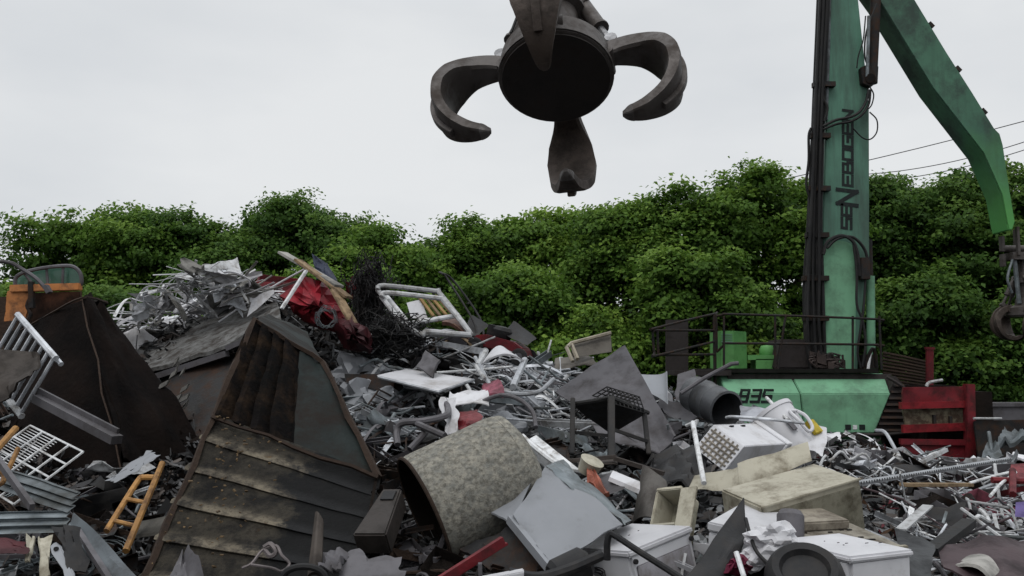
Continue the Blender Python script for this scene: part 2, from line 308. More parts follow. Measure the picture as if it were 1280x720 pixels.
sl = bpy.data.lights.new('sun', 'SUN'); sl.energy = 0.95; sl.angle = R(25); sl.color = (1, 0.97, 0.93)
so = bpy.data.objects.new('sun', sl); COL.objects.link(so); so.rotation_euler = (R(90) - SUN_EL, 0, R(-25)); so.location = (0, 0, 30)
scene.view_settings.view_transform = 'Standard'; scene.view_settings.look = 'None'; scene.view_settings.exposure = 0; scene.view_settings.gamma = 1
scene.render.engine = 'CYCLES'; scene.cycles.max_bounces = 6; scene.cycles.transparent_max_bounces = 8; scene.cycles.use_denoising = True

# ------------------------------------------------------------------ ground and the body of the heap
g = MB(); g.patch((-400, -200, 0), (400, -200, 0), (400, 600, 0), (-400, 600, 0), 20, 20, 0.2)
go = one('ground', None, None, g, M_GROUND); go['kind'] = 'structure'
CT = []
for py, row in ((770, [(-150, 4.7), (200, 4.6), (500, 4.6), (800, 4.5), (1100, 4.7), (1450, 5.3)]),
                (680, [(-100, 5.5), (0, 5.4), (300, 5.4), (640, 5.2), (900, 5.2), (1200, 6.0), (1400, 6.6)]),
                (600, [(-100, 6.4), (0, 6.3), (200, 6.5), (450, 6.6), (650, 6.6), (850, 6.8), (1050, 7.8), (1250, 9.6)]),
                (540, [(0, 7.2), (200, 7.6), (450, 7.8), (600, 8.0), (800, 8.8), (940, 10.5)]),
                (490, [(60, 8.2), (250, 9.0), (450, 9.4), (600, 9.6), (760, 10.8)])):
    for px, Y in row: CT.append(P(px, py, Y))
for px, py, Y in [(-120, 500, 9.5), (0, 470, 9.6), (90, 445, 10.4), (170, 420, 11), (250, 400, 12), (350, 372, 11.8), (440, 380, 11.8), (520, 408, 11.6), (580, 432, 11.6), (650, 458, 11.6), (720, 470, 11.8), (800, 486, 12.2), (880, 510, 12.6), (980, 562, 13), (1100, 594, 13.3), (1280, 604, 13.8), (1420, 610, 14)]:
    CT.append(P(px, py, Y))
for x in (-14, -9, -5, -1, 3, 7, 12): CT.append(Vector((x, 2.6, 0.95))); CT.append(Vector((x, 0.6, 0.1)))
for x in (-13, -8, -4, 0): CT.append(Vector((x, 15.5, 1.4))); CT.append(Vector((x, 19, 0.0)))
for x in (3, 6, 10): CT.append(Vector((x, 15.2, 0.5))); CT.append(Vector((x, 17.5, -0.1)))
for x, y, z in ((-13, 6, 2.2), (-14, 10, 2.8), (-15, 13, 2.2), (11, 6, 1.2), (13, 10, 1.2), (14, 13, 1.1)): CT.append(Vector((x, y, z)))
cx = np.array([[c.x, c.y] for c in CT]); cz = np.array([c.z for c in CT]); n = len(CT)
def tps(r2): return np.where(r2 > 1e-12, 0.5 * r2 * np.log(np.maximum(r2, 1e-12)), 0)
A = np.zeros((n + 3, n + 3)); A[:n, :n] = tps(((cx[:, None] - cx[None]) ** 2).sum(-1)) + np.eye(n) * 0.02
A[:n, n] = 1; A[:n, n + 1:] = cx; A[n, :n] = 1; A[n + 1:, :n] = cx.T
sol = np.linalg.solve(A, np.concatenate([cz, [0, 0, 0]]))
GX0, GX1, GY0, GY1, GS = -16.0, 16.0, 0.2, 21.0, 0.1
gx = np.arange(GX0, GX1 + 1e-6, GS); gy = np.arange(GY0, GY1 + 1e-6, GS)
XX, YY = np.meshgrid(gx, gy)
pts = np.stack([XX.ravel(), YY.ravel()], 1)
ZZ = np.zeros(len(pts))
for i in range(0, len(pts), 8000):
    q = pts[i:i + 8000]; ZZ[i:i + 8000] = tps(((q[:, None] - cx[None]) ** 2).sum(-1)) @ sol[:n] + sol[n] + q @ sol[n + 1:]
edge = np.minimum.reduce([(pts[:, 0] - GX0) / 2, (GX1 - pts[:, 0]) / 2, np.ones(len(pts))]).clip(0, 1)
ZZ = np.where(pts[:, 1] > 18, np.minimum(ZZ, 0.3 - (pts[:, 1] - 18) * 0.3), ZZ)
ZZ = ZZ - 0.30 * np.clip((11.5 - pts[:, 1]) / 4.5, 0, 1) * (ZZ > 0.3)
ZZ = (np.clip(ZZ, -0.3, 6) * edge - 0.05 * (1 - edge)).reshape(XX.shape)
def H(x, y):
    fx = min(max((x - GX0) / GS, 0), len(gx) - 1.001); fy = min(max((y - GY0) / GS, 0), len(gy) - 1.001)
    i, j = int(fx), int(fy); a, b = fx - i, fy - j
    return ZZ[j, i] * (1 - a) * (1 - b) + ZZ[j, i + 1] * a * (1 - b) + ZZ[j + 1, i] * (1 - a) * b + ZZ[j + 1, i + 1] * a * b
def HN(x, y):
    d = 0.3; return Vector((H(x - d, y) - H(x + d, y), H(x, y - d) - H(x, y + d), 2 * d)).normalized()
def D(px, py):
    """depth at which the sight line meets the heap"""
    r = ray(px, py); y = 3.2
    while y < 19:
        p = CAM + r * (y / r.y)
        if p.z < H(p.x, p.y): return y - 0.03
        y += 0.06
    return None
def Q(px, py, l=0.0):
    d = D(px, py)
    return P(px, py, (d if d else 12.5) - l)
# bumpy surface of the heap, made of packed dark scrap
hv = []; hf = []
for j in range(len(gy)):
    for i in range(len(gx)):
        x, y = gx[i], gy[j]
        b = 0.10 * mnoise.noise(Vector((x * 1.3, y * 1.3, 0))) + 0.09 * mnoise.noise(Vector((x * 4.1, y * 4.1, 5))) - 0.10
        z = ZZ[j, i]; hv.append((x, y, z + (b if z > 0.1 else b * 0.2 - 0.02)))
nw = len(gx)
for j in range(len(gy) - 1):
    for i in range(nw - 1):
        a = j * nw + i; hf.append((a, a + 1, a + nw + 1, a + nw))
hm = MB(); hm.add(hv, hf)
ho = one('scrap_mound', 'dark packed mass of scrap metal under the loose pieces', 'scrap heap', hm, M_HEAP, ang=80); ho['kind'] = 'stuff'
# ------------------------------------------------------------------ trees
def leaf_mesh(name, P0, Nn, size, m, rg, tint):
    """numpy: one folded diamond leaf per centre"""
    k = len(P0); t = rg.normal(size=(k, 3)); t -= Nn * (t * Nn).sum(1, keepdims=True); t /= np.linalg.norm(t, axis=1, keepdims=True) + 1e-9
    b = np.cross(Nn, t); L = (size * rg.uniform(0.7, 1.3, k))[:, None]; Wd = L * 0.33
    v = np.stack([P0 - t * L * 0.5, P0 + b * Wd + Nn * L * 0.08 - t * L * 0.05, P0 + t * L * 0.5 - Nn * L * 0.12, P0 - b * Wd + Nn * L * 0.08 - t * L * 0.05], 1).reshape(-1, 3)
    me = bpy.data.meshes.new(name); me.vertices.add(4 * k); me.vertices.foreach_set('co', v.ravel().astype(np.float32))
    me.loops.add(4 * k); me.loops.foreach_set('vertex_index', np.arange(4 * k, dtype=np.int32))
    me.polygons.add(k); me.polygons.foreach_set('loop_start', np.arange(0, 4 * k, 4, dtype=np.int32)); me.polygons.foreach_set('loop_total', np.full(k, 4, dtype=np.int32))
    me.update(calc_edges=True); me.materials.append(m)
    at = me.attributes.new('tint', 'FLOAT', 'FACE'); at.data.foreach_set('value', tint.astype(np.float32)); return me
def tree(label, cxp, top, hw, Y, m, seed, name='broadleaf_tree', cat='tree', group='trees behind the scrap yard', low=0.5, leaf=0.14, lobes=46, dens=1.0, squash=0.8, tw=13):
    rg = np.random.default_rng(seed); base = P(cxp, 460, Y); ztop = P(cxp, top, Y).z; rx = hw / F * Y; ry = rx * squash
    H_ = ztop; cz0 = (ztop + low) / 2; rz = (ztop - low) / 2
    root = bpy.data.objects.new(name, None); COL.objects.link(root); root.location = (base.x, Y, 0); tag(root, label, cat, group)
    # lobes over the shell of an uneven crown
    dirs = rg.normal(size=(lobes, 3)); dirs /= np.linalg.norm(dirs, axis=1, keepdims=True); dirs[:, 1] = np.where(dirs[:, 1] > 0.35, -dirs[:, 1], dirs[:, 1]); dirs = np.sign(dirs) * np.abs(dirs) ** 0.72
    fr = rg.uniform(0.62, 0.98, lobes)[:, None]
    wob = 1 + 0.14 * np.sin(dirs[:, :1] * 5 + seed) + 0.10 * np.sin(dirs[:, 2:3] * 7 + seed * 2)
    lr = np.clip((0.4 + 1.2 * rg.random(lobes) ** 1.6) * 0.19 * (rx * 2 + rz) / 2, 0.45, 1.7)
    c = dirs * fr * wob * np.array([rx, ry, rz - 0.5])
    c[:, 2] = np.minimum(c[:, 2] + cz0, ztop - lr * 0.85 - 0.3)
    nt2 = 6 if name == 'broadleaf_tree' else 0; xt = np.linspace(-0.86, 0.86, nt2) + rg.uniform(-.06, .06, nt2); c[:nt2] = np.stack([xt * rx, rg.uniform(-.45, .15, nt2) * ry, ztop - lr[:nt2] * 0.8 - 0.25 - (np.abs(xt) ** 2.6) * rz * 0.45 - rg.uniform(0, 0.75, nt2)], 1)
    PP = []; NN = []; TT = []
    for i in range(lobes):
        nt_ = int(tw * (lr[i] / 0.9) ** 1.6 * dens) + 5
        lt_ = rg.uniform(-0.15, 0.25); d = rg.normal(size=(nt_, 3)); d[:, 2] += 0.35; d[:, 1] -= 0.2; d /= np.linalg.norm(d, axis=1, keepdims=True)
        tcn = c[i] + d * (lr[i] * np.where(rg.random(nt_) < 0.09, rg.uniform(1.1, 1.4, nt_), rg.uniform(0.6, 1.05, nt_)))[:, None] * np.array([1.15, 1.0, 0.75])
        for q in range(nt_):
            k = int(rg.integers(56, 96)); o = rg.normal(size=(k, 3)) * np.array([0.22, 0.22, 0.11])
            PP.append(tcn[q] + o); TT.append(np.full(k, 0.30 + 0.50 * d[q][2] + lt_) + o[:, 2] * 1.2 + rg.uniform(-0.12, 0.12)); nn = d[q] * 0.8 + np.array([0, -0.1, 0.6]) + rg.normal(size=(k, 3)) * 0.55; NN.append(nn)  # tint paints lobe shading: paler on top, darker below, plus random clump tone
    TT = np.concatenate(TT); PP = np.concatenate(PP); NN = np.concatenate(NN); NN /= np.linalg.norm(NN, axis=1, keepdims=True)
    keep = PP[:, 2] > 0.15; PP, NN, TT = PP[keep], NN[keep], TT[keep]
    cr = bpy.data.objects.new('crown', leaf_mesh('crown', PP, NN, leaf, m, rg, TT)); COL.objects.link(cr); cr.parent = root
    tb = MB(); rd = random.Random(seed); fork = max(1.2, H_ * 0.26); tr = 0.05 + 0.022 * H_
    tb.tube(catmull([(0, 0, -0.1), (0.06, 0.02, fork * 0.5), (0.02, 0.05, fork)], 4), [tr * 1.35] + [tr * (1.1 - 0.04 * k) for k in range(7)] + [tr * 0.8], 9)
    for i in range(0, lobes, 3):
        e_ = Vector(c[i]); mid = e_ * 0.5 + Vector((rd.uniform(-.3, .3), rd.uniform(-.3, .3), fork * 0.5 + rd.uniform(0, 0.5)))
        q = catmull([(0, 0.03, fork * rd.uniform(0.75, 1.0)), mid, e_], 4); tb.tube(q, [tr * 0.55 * (1 - 0.85 * k / (len(q) - 1)) for k in range(len(q))], 6)
    to = bpy.data.objects.new('trunk', make_mesh('trunk', tb, M_BARK, (0, 0, 0), ang=60)); COL.objects.link(to); to.parent = root
    return root
TR = [('low round green tree at the far left behind the orange machine', 0, 334, 85, 27, M_LEAFA, 11),
      ('round topped green tree behind the dark rusty box', 135, 243, 84, 28, M_LEAFA, 12),
      ('broad dark green tree behind the pale scrap crest, widest crown on the left', 262, 252, 92, 28, M_LEAFB, 13),
      ('tall flat topped dark green tree rising behind the red scrap bundle', 372, 240, 90, 29, M_LEAFB, 14),
      ('small green tree between the red scrap bundle and the white bed frame', 470, 264, 66, 27, M_LEAFA, 15),
      ('low green tree filling the dip behind the white bed frame', 532, 287, 62, 29, M_LEAFB, 16),
      ('green tree with a knobbly top behind the red lawn mower', 606, 264, 66, 28, M_LEAFA, 17),
      ('yellow green tree under the hanging grapple tip', 690, 250, 58, 28, M_LEAFC, 18),
      ('large leafy green tree behind the tan and grey panels', 785, 238, 62, 26, M_LEAFA, 19),
      ('very large bushy green tree right of the hanging grapple', 858, 222, 80, 26, M_LEAFA, 20),
      ('tall green tree just left of the upright green boom', 965, 190, 80, 26, M_LEAFA, 21),
      ('dark green tree directly behind the upright green boom', 1062, 200, 76, 27, M_LEAFB, 22),
      ('deep green tree between the boom and the slanting green stick', 1150, 210, 76, 27, M_LEAFB, 23),
      ('dark tree at the far right behind the small claw grapple', 1240, 196, 84, 26, M_LEAFB, 24)]
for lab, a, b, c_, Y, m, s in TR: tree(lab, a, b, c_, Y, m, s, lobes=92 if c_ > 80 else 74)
# lower second line of foliage that closes the wall between the crowns
UN = [('small green tree low behind the pale scrap crest', 210, 318, 70, 24.5, M_LEAFB, 31), ('small yellow green tree low behind the bed frame', 520, 360, 74, 24.5, M_LEAFA, 32),
      ('small leafy tree low behind the red lawn mower', 646, 312, 66, 24, M_LEAFA, 33), ('bright leafy bush like tree behind the big grey plate', 735, 372, 60, 23, M_LEAFC, 34),
      ('leafy green tree low behind the railing left of the green cabinet', 872, 300, 70, 23, M_LEAFA, 35), ('dark small tree behind the green cabinet on the deck', 960, 362, 62, 23.5, M_LEAFB, 36),
      ('dark small tree right of the boom above the rusty bars', 1140, 310, 60, 24, M_LEAFB, 37), ('dark small tree above the red skip', 1218, 372, 60, 23.5, M_LEAFB, 38),
      ('small dark tree low behind the orange machine', 50, 352, 80, 24, M_LEAFB, 39), ('small dark tree low behind the black rusty box', 130, 350, 70, 24.5, M_LEAFB, 40), ('small dark tree low behind the red scrap bundle', 320, 352, 74, 24.5, M_LEAFB, 41),
      ('small green tree low behind the black wire tangle', 430, 318, 60, 24.5, M_LEAFA, 42), ('dark small tree cut by the right edge of the photo', 1300, 330, 60, 23.5, M_LEAFB, 43)]
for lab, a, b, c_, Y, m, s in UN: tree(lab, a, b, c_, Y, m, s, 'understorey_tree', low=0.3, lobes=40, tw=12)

# ------------------------------------------------------------------ overhead wires
for lab, a, b in [('topmost thin overhead wire crossing the sky at the right', (700, 275, 48), (1330, 138, 40)), ('middle thin overhead wire crossing behind the slanting stick', (1080, 218, 48), (1330, 160, 40)), ('lowest thin overhead wire crossing behind the slanting stick', (1080, 228, 48), (1330, 170, 40))]:
    A_, B_ = P(*a), P(*b); t = MB(); t.tube([lerp(A_, B_, k / 16) - Vector((0, 0, 1.6 * (k / 16) * (1 - k / 16))) for k in range(0, 25)], 0.022, 5)
    one('overhead_wire', lab, 'power line', t, M_RUBBER)

# ------------------------------------------------------------------ orange peel grapple
def grapple_parts(M, close=0.0, n=4, phase=0.0, mats=None, extras=True, scale=1.0):
    """local axis: -Z is the mouth. M places it. Returns part dicts"""
    body, faceM, tineM = mats
    X = lambda p: M @ (Vector(p) * scale)
    def xf(mb): mb.v = [tuple(X(v)) for v in mb.v]; return mb
    h = MB(); h.lathe([(0.02, 0.20), (0.34, 0.24), (0.47, 0.19), (0.52, 0.16), (0.52, -0.065), (0.50, -0.075)], (0, 0, 0), (0, 0, 1), 48, cap0=True, cap1=True)
    f = MB(); f.lathe([(0.498, -0.078), (0.497, -0.096), (0.30, -0.10), (0.02, -0.10)], (0, 0, 0), (0, 0, 1), 48)
    ring = MB(); ring.lathe([(0.522, -0.01), (0.536, -0.01), (0.536, -0.055), (0.522, -0.055)], (0, 0, 0), (0, 0, 1), 48, cap0=False, cap1=False)
    neck = MB(); neck.lathe([(0.30, 0.2), (0.26, 0.42), (0.22, 0.5), (0.22, 0.86), (0.30, 0.88), (0.30, 1.0), (0.20, 1.02), (0.20, 1.2)], (0, 0, 0), (0, 0, 1), 20)
    yoke = MB()
    for s in (-1, 1): yoke.box((s * 0.13, 0, 1.38), (0.025, 0, 0), (0, 0.13, 0), (0, 0, 0.24))
    yoke.tube([(-0.2, 0, 1.48), (0.2, 0, 1.48)], 0.06, 12)
    out = [part('housing', xf(h), body, kids=[part('bottom_plate', xf(f), faceM), part('rim_ring', xf(ring), body)]), part('rotator', xf(neck), body, kids=[part('yoke', xf(yoke), body)])]
    prof = [(0.36, 0.10), (0.55, 0.19), (0.80, 0.17), (0.97, 0.05), (1.06, -0.13), (1.06, -0.35), (0.96, -0.53), (0.80, -0.64), (0.65, -0.675), (0.585, -0.675)]
    wd = [0.16, 0.19, 0.29, 0.43, 0.49, 0.44, 0.32, 0.20, 0.115, 0.035]; thk = [0.17, 0.19, 0.18, 0.16, 0.135, 0.115, 0.10, 0.11, 0.09, 0.04]
    for k in range(n):
        a = phase + 2 * math.pi * k / n; rad = Vector((math.cos(a), math.sin(a), 0)); side = Vector((-math.sin(a), math.cos(a), 0))
        pr = []
        for r_, z_ in prof:
            dr, dz = r_ - 0.46, z_ - 0.08
            c_, s_ = math.cos(close), math.sin(close)
            pr.append((0.46 + dr * c_ + dz * s_, 0.08 - dr * s_ + dz * c_))
        pts_ = catmull([rad * r_ + Vector((0, 0, z_)) for r_, z_ in pr], 5)
        def samp(arr):
            return [np.interp(i / 5, range(len(arr)), arr) for i in range(len(pts_))]
        ws, ts = samp(wd), samp(thk); m_ = len(pts_); cut = m_ - 7
        t = MB(); t.sweep(pts_[:cut + 1], side, ws[:cut + 1], ts[:cut + 1], None)
        # raised stiffening web on the back of the tine and a worn tip
        tip = MB(); tip.sweep(pts_[cut:], side, [x * 1.02 for x in ws[cut:]], [x * 1.08 for x in ts[cut:]], None)
        web = MB(); wp = []
        for i in range(4, cut - 6):
            tg = (pts_[i + 1] - pts_[i - 1]).normalized(); o = side.cross(tg).normalized()
            if o.dot(rad) + o.z * 0.7 < 0: o = -o
            wp.append(pts_[i] + o * (ts[i] / 2 + 0.018))
        web.sweep(wp, side, [0.07] * len(wp), [0.05] * len(wp), None)
        pin = MB(); pc = rad * 0.47 + Vector((0, 0, 0.09)); pin.tube([pc - side * 0.14, pc + side * 0.14], 0.075, 14)
        out.append(part('tine', xf(t), tineM[k % len(tineM)], kids=[part('worn_tip', xf(tip), M_TIP if k != 3 else tineM[k % len(tineM)]), part('back_web', xf(web), tineM[k % len(tineM)]), part('hinge_pin', xf(pin), body)], ang=30))
        if extras:
            i = 9; tg = (pts_[i + 1] - pts_[i - 1]).normalized(); o = side.cross(tg).normalized()
            if o.z < 0: o = -o
            i = 5; tg = (pts_[i + 1] - pts_[i - 1]).normalized(); o = side.cross(tg).normalized(); o = o if o.z > 0 else -o; a0 = rad * 0.27 + Vector((0, 0, 1.02)); a1 = pts_[i] + o * (ts[i] / 2 + 0.05); md = lerp(a0, a1, 0.62)
            cy = MB(); cy.tube([a0, md], 0.075, 14); cy.tube([lerp(a0, a1, .6), lerp(a0, a1, .64)], 0.088, 14); cy.tube([a0 - side * 0.09, a0 + side * 0.09], 0.07, 10)
            rod = MB(); rod.tube([md, a1], 0.038, 10); rod.tube([a1 - side * 0.08, a1 + side * 0.08], 0.06, 10)
            hs = MB(); hs.tube(catmull([a0 + side * 0.08, lerp(a0, a1, .3) + side * 0.13 + o * 0.1, md + side * 0.09], 5), 0.014, 6)
            out.append(part('cylinder', xf(cy), body, kids=[part('rod', xf(rod), M_CHROME), part('hose', xf(hs), M_RUBBER)]))
    return out
# the big grapple hanging near the camera, swung towards the lens
gc = P(695, 92, 8.0); view = (CAM - gc).normalized()
el = R(57); ax = Vector((view.x * 0.6, -math.cos(el), 0)); ax = Vector((-0.03, -math.cos(el), -math.sin(el))).normalized()   # mouth direction
zz = -ax; xx = Vector((1, 0, 0)); xx = (xx - zz * xx.dot(zz)).normalized(); yy = zz.cross(xx)
MG = Matrix(((xx.x, yy.x, zz.x, gc.x), (xx.y, yy.y, zz.y, gc.y), (xx.z, yy.z, zz.z, gc.z), (0, 0, 0, 1)))
gp = grapple_parts(MG, close=0.0, n=4, phase=R(-11), mats=(M_GRAP, M_GRAPD, [M_GRAP, M_GRAPB, M_GRAP, M_GRAPB]))
thing('orange_peel_grapple', 'big dark steel four clawed grapple hanging open against the sky', 'grapple', gp)

# ------------------------------------------------------------------ green material handler
parts = []
YB = 17.0
def zat(py, Y=YB): return P(640, py, Y).z
def xat(px, Y=YB): return P(px, 460, Y).x
# body: chamfered panels, each lofted between two profiles
zt, zc, zb = zat(467), zat(492), zat(541)
def body_panel(xl_t, xl_b, xr_t, xr_b):
    def pr(xt, xb): return [(xt, YB + 0.55, zt), (lerp(xt, xb, .25), YB, zc), (xb, YB, zb), (xb, YB + 0.25, zb - 0.06), (xb, YB + 1.2, zb - 0.06), (xt, YB + 1.2, zt)]
    a, b = pr(xl_t, xl_b), pr(xr_t, xr_b); mb = MB(); n = 6
    mb.add(a + b, [tuple(range(n)), tuple(range(2 * n - 1, n - 1, -1))] + [(i, n + i, n + (i + 1) % n, (i + 1) % n) for i in range(n)]); return mb
xl, xs, xr, xrb = xat(906), xat(1003.5), xat(1119), xat(1090)
xl2 = xat(912)
p1 = body_panel(xl, xl2, xs - 0.09, xs - 0.01); p2 = body_panel(xs - 0.07, xs + 0.012, xr, xrb)
st = []
# square-cut digits
def digit(segs, ox, oz, w_, h_, t_):
    mb = MB(); Z = {'a': (0, 1, 1, 1), 'g': (0, .5, 1, .5), 'd': (0, 0, 1, 0), 'f': (0, .5, 0, 1), 'b': (1, .5, 1, 1), 'e': (0, 0, 0, .5), 'c': (1, 0, 1, .5)}
    sh = 0.06
    for q, s in enumerate(segs):
        x0, y0, x1, y1 = Z[s]; a = Vector((ox + x0 * w_ + sh * y0, YB - 0.004 - 0.0008 * q, oz + y0 * h_)); b = Vector((ox + x1 * w_ + sh * y1, YB - 0.004 - 0.0008 * q, oz + y1 * h_))
        d = (b - a).normalized() * t_ * 0.48; mb.bar(a - d, b + d, t_, 0.008, up=(0, 1, 0))
    return mb
dg = MB(); dw = (xat(933.5) - xat(923)); hh = zat(487.8) - zat(502.2)
for s, px in (('abcdefg', 922.5), ('abgcd', 937.5), ('afgcd', 951.5)):
    t = digit(s, xat(px), zat(502.2), dw * 0.9, hh, 0.050); dg.add(t.v, t.f)
parts += [part('counterweight_panel', p1, M_GREEN, 0.015, kids=[part('numerals', dg, M_LETTER)]), part('counterweight_panel', p2, M_GREEN, 0.015)]
core = MB(); core.hexa([(xl + .15, YB + .3, zb - .02), (xrb + .1, YB + .3, zb - .02), (xrb + .1, YB + 3.2, zb - .02), (xl + .15, YB + 3.2, zb - .02), (xl + .15, YB + .4, zt - .01), (xr + .1, YB + .4, zt - .01), (xr + .1, YB + 3.2, zt - .01), (xl + .15, YB + 3.2, zt - .01)])
parts.append(part('chassis', core, M_BRACK))
sv = MB()
for px in (1057.5, 1075): sv.box((xat(px), YB + .002, zat(534)), (0.055, 0, 0), (0, 0.012, 0), (0, 0, 0.05))
parts.append(part('tie_down_socket', sv, M_LETTER)); sp = MB(); sp.box((xat(1066), YB, zat(534)), (0.04, 0, 0), (0, 0.01, 0), (0, 0, 0.04)); parts.append(part('socket_plate', sp, M_WTUBE))
# dark louvred end at the right of the body
gr_ = MB(); Lx = [(1119.5, 470), (1132, 484), (1132, 536), (1124, 541), (1091, 541)]
gr_.prism([W(a, b, YB + 0.07) for a, b in Lx], (0, 2.6, 0))
lv = MB()
for py in range(482, 540, 8):
    a = 1119 - (py - 470) * 0.4 + 3; lv.bar(W(a, py, YB + .04), W(1130, py, YB + .04), 0.05, 0.03, up=(0, -1, 0.5))
parts.append(part('louvred_grille', gr_, M_BRACK, kids=[part('louvre', lv, M_DARK)]))
pb = MB(); pb.tube(catmull([W(1108, 471, YB - .03), W(1122, 479, YB - .05), W(1133, 490, YB - .05), W(1141, 525, YB - .05), W(1138, 541, YB - .05), W(1000, 544, YB - .05), W(920, 544, YB - .05)], 4), 0.03, 7); parts.append(part('guard_rail', pb, M_BRACK))
lp = MB(); lp.box(((xl + xrb) / 2 + .2, YB + 0.75, zat(551)), ((xrb - xl) / 2, 0, 0), (0, 0.6, 0), (0, 0, 0.13)); parts.append(part('lower_skirt', lp, mat('dark_green_skirt_paint', (0.02, 0.07, 0.03), (0.015, 0.045, 0.02), 0.6, 0, 2), 0.02))
dk = MB(); dk.hexa([(xl - .02, YB + .3, zt + .01), (xat(1106), YB + .3, zt + .01), (xat(1106), YB + 3.3, zt + .01), (xl - .02, YB + 3.3, zt + .01), (xl - .02, YB + .26, zat(461)), (xat(1106), YB + .26, zat(461)), (xat(1106), YB + 3.3, zat(461)), (xl - .02, YB + 3.3, zat(461))]); parts.append(part('deck', dk, M_BRACK, 0.01))
# railing round the deck and the walkway cage at its left
rl = MB(); rr_ = 0.024; YR = YB + 0.34
for py0, py1 in ((392.5, 399), (429, 431)):
    rl.tube(catmull([W(903, py0, YR), W(1000, lerp(py0, py1, .4), YR), W(1096, py1, YR), W(1101, py1 + 3, YR + .3), W(1098, py1 + 2, YR + 1.5)], 3), rr_, 7)
for px, dx in ((905, 0), (969, 0), (982, -10), (1066, 0), (1099, 3)): rl.tube([W(px, 395, YR), W(px + dx, 462, YR)], rr_, 7)
rl.tube(catmull([W(893, 427, YR + .1), W(822, 444, YR - 1.5), W(818, 441, YR - 1.5), W(816, 414, YR - 1.5), W(820, 410, YR - 1.5), W(890, 393, YR + .1), W(895, 396, YR + .1), W(896, 440, YR + .1)], 4), rr_, 7)
rl.tube([W(818, 413, YR - 1.4), W(893, 413, YR + .1)], rr_, 7); rl.tube([W(822, 444, YR - 1.4), W(893, 443, YR + .1)], rr_, 7); rl.tube([W(822, 413, YR - 1.4), W(823, 444, YR - 1.4)], rr_, 7)
rl.tube([W(896, 395, YR + .1), W(905, 393, YR)], rr_, 7); rl.tube([W(896, 440, YR + .1), W(905, 431, YR)], rr_, 7); rl.tube([W(893, 393, YR + .1), W(894, 480, YR + .1)], 0.035, 7)
parts.append(part('railing', rl, M_DARK))
wk = MB(); wk.box(W(872, 466, YR + .4), (0.55, 0, 0), (0, 0.5, 0), (0, 0, 0.05)); wk.bar(W(846, 400, YR + 1.0), W(846, 468, YR + 1.0), 0.45, 0.12, up=(0, 1, 0)); parts.append(part('walkway', wk, M_BRACK))
cb = MB(); a, b = xat(908.5), xat(926); c_ = xat(943.5); y0, y1 = YB + .5, YB + .72
cb.prism([(a, y0, zat(461)), (b, y0, zat(461)), (c_ + .1, y1 + .2, zat(461)), (c_ + .1, y1 + .7, zat(461)), (a, y1 + .7, zat(461))], (0, 0, zat(413.5, y0) - zat(461, y0)))
cl = MB()
for py in range(417, 428, 3): cl.box((xat(917), y0 - .004, zat(py)), (0.11, 0, 0), (0, 0.008, 0), (0, 0, 0.012))
parts.append(part('cabinet', cb, M_LIME, 0.012, kids=[part('louvre', cl, M_GREEN)]))
tk = MB(); tk.lathe([(0.02, -.14), (0.12, -.13), (.16, -.06), (.16, .06), (.12, .13), (.02, .14)], W(959, 440, YB + 1.2), (0, 0, 1), 16); tk.box(W(950, 447, YB + 1.1), (0.3, 0, 0), (0, .2, 0), (0, 0, .05)); tk.box(W(957, 455, YB + 1.1), (0.25, 0, 0), (0, .2, 0), (0, 0, .1)); parts.append(part('air_filter', tk, M_LIME))
hd = MB(); hd.prism([W(968, 461, YB + .7), W(1023, 461, YB + .7), W(1012, 424, YB + .7), W(976, 424, YB + .7)], (0, 1.0, 0)); parts.append(part('engine_hood', hd, M_BRACK, 0.03))
en = MB(); rg = random.Random(4)
for k in range(16):
    p = W(rg.uniform(1016, 1052), rg.uniform(444, 459), YB + rg.uniform(.5, .9)); en.box(p, (rg.uniform(.05, .14), 0, rg.uniform(-.03, .03)), (0, rg.uniform(.05, .15), 0), (0, 0, rg.uniform(.04, .1)))
for k in range(7): en.tube(catmull([W(rg.uniform(1010, 1055), rg.uniform(442, 460), YB + .5) for _ in range(4)], 4), 0.022, 6)
parts.append(part('hydraulic_pump', en, mat('oily_brown_machinery', (0.06, 0.045, 0.04), (0.03, 0.025, 0.025), 0.5, 0.3, 6, rnd=0)))
sw = MB(); sw.box(W(1083, 452, YB + .9), (0.15, 0, 0), (0, .2, 0), (0, 0, .14)); sw.tube(catmull([W(1084, 462, YB + .5), W(1086, 445, YB + .45), W(1092, 436, YB + .45), W(1096, 460, YB + .5)], 4), 0.035, 7); parts.append(part('valve_block', sw, M_DARK))
pole = MB(); pole.tube([W(1085, 462, YB + .45), W(1088, 440, YB + .45)], .03, 7); parts.append(part('lever', pole, M_WTUBE))
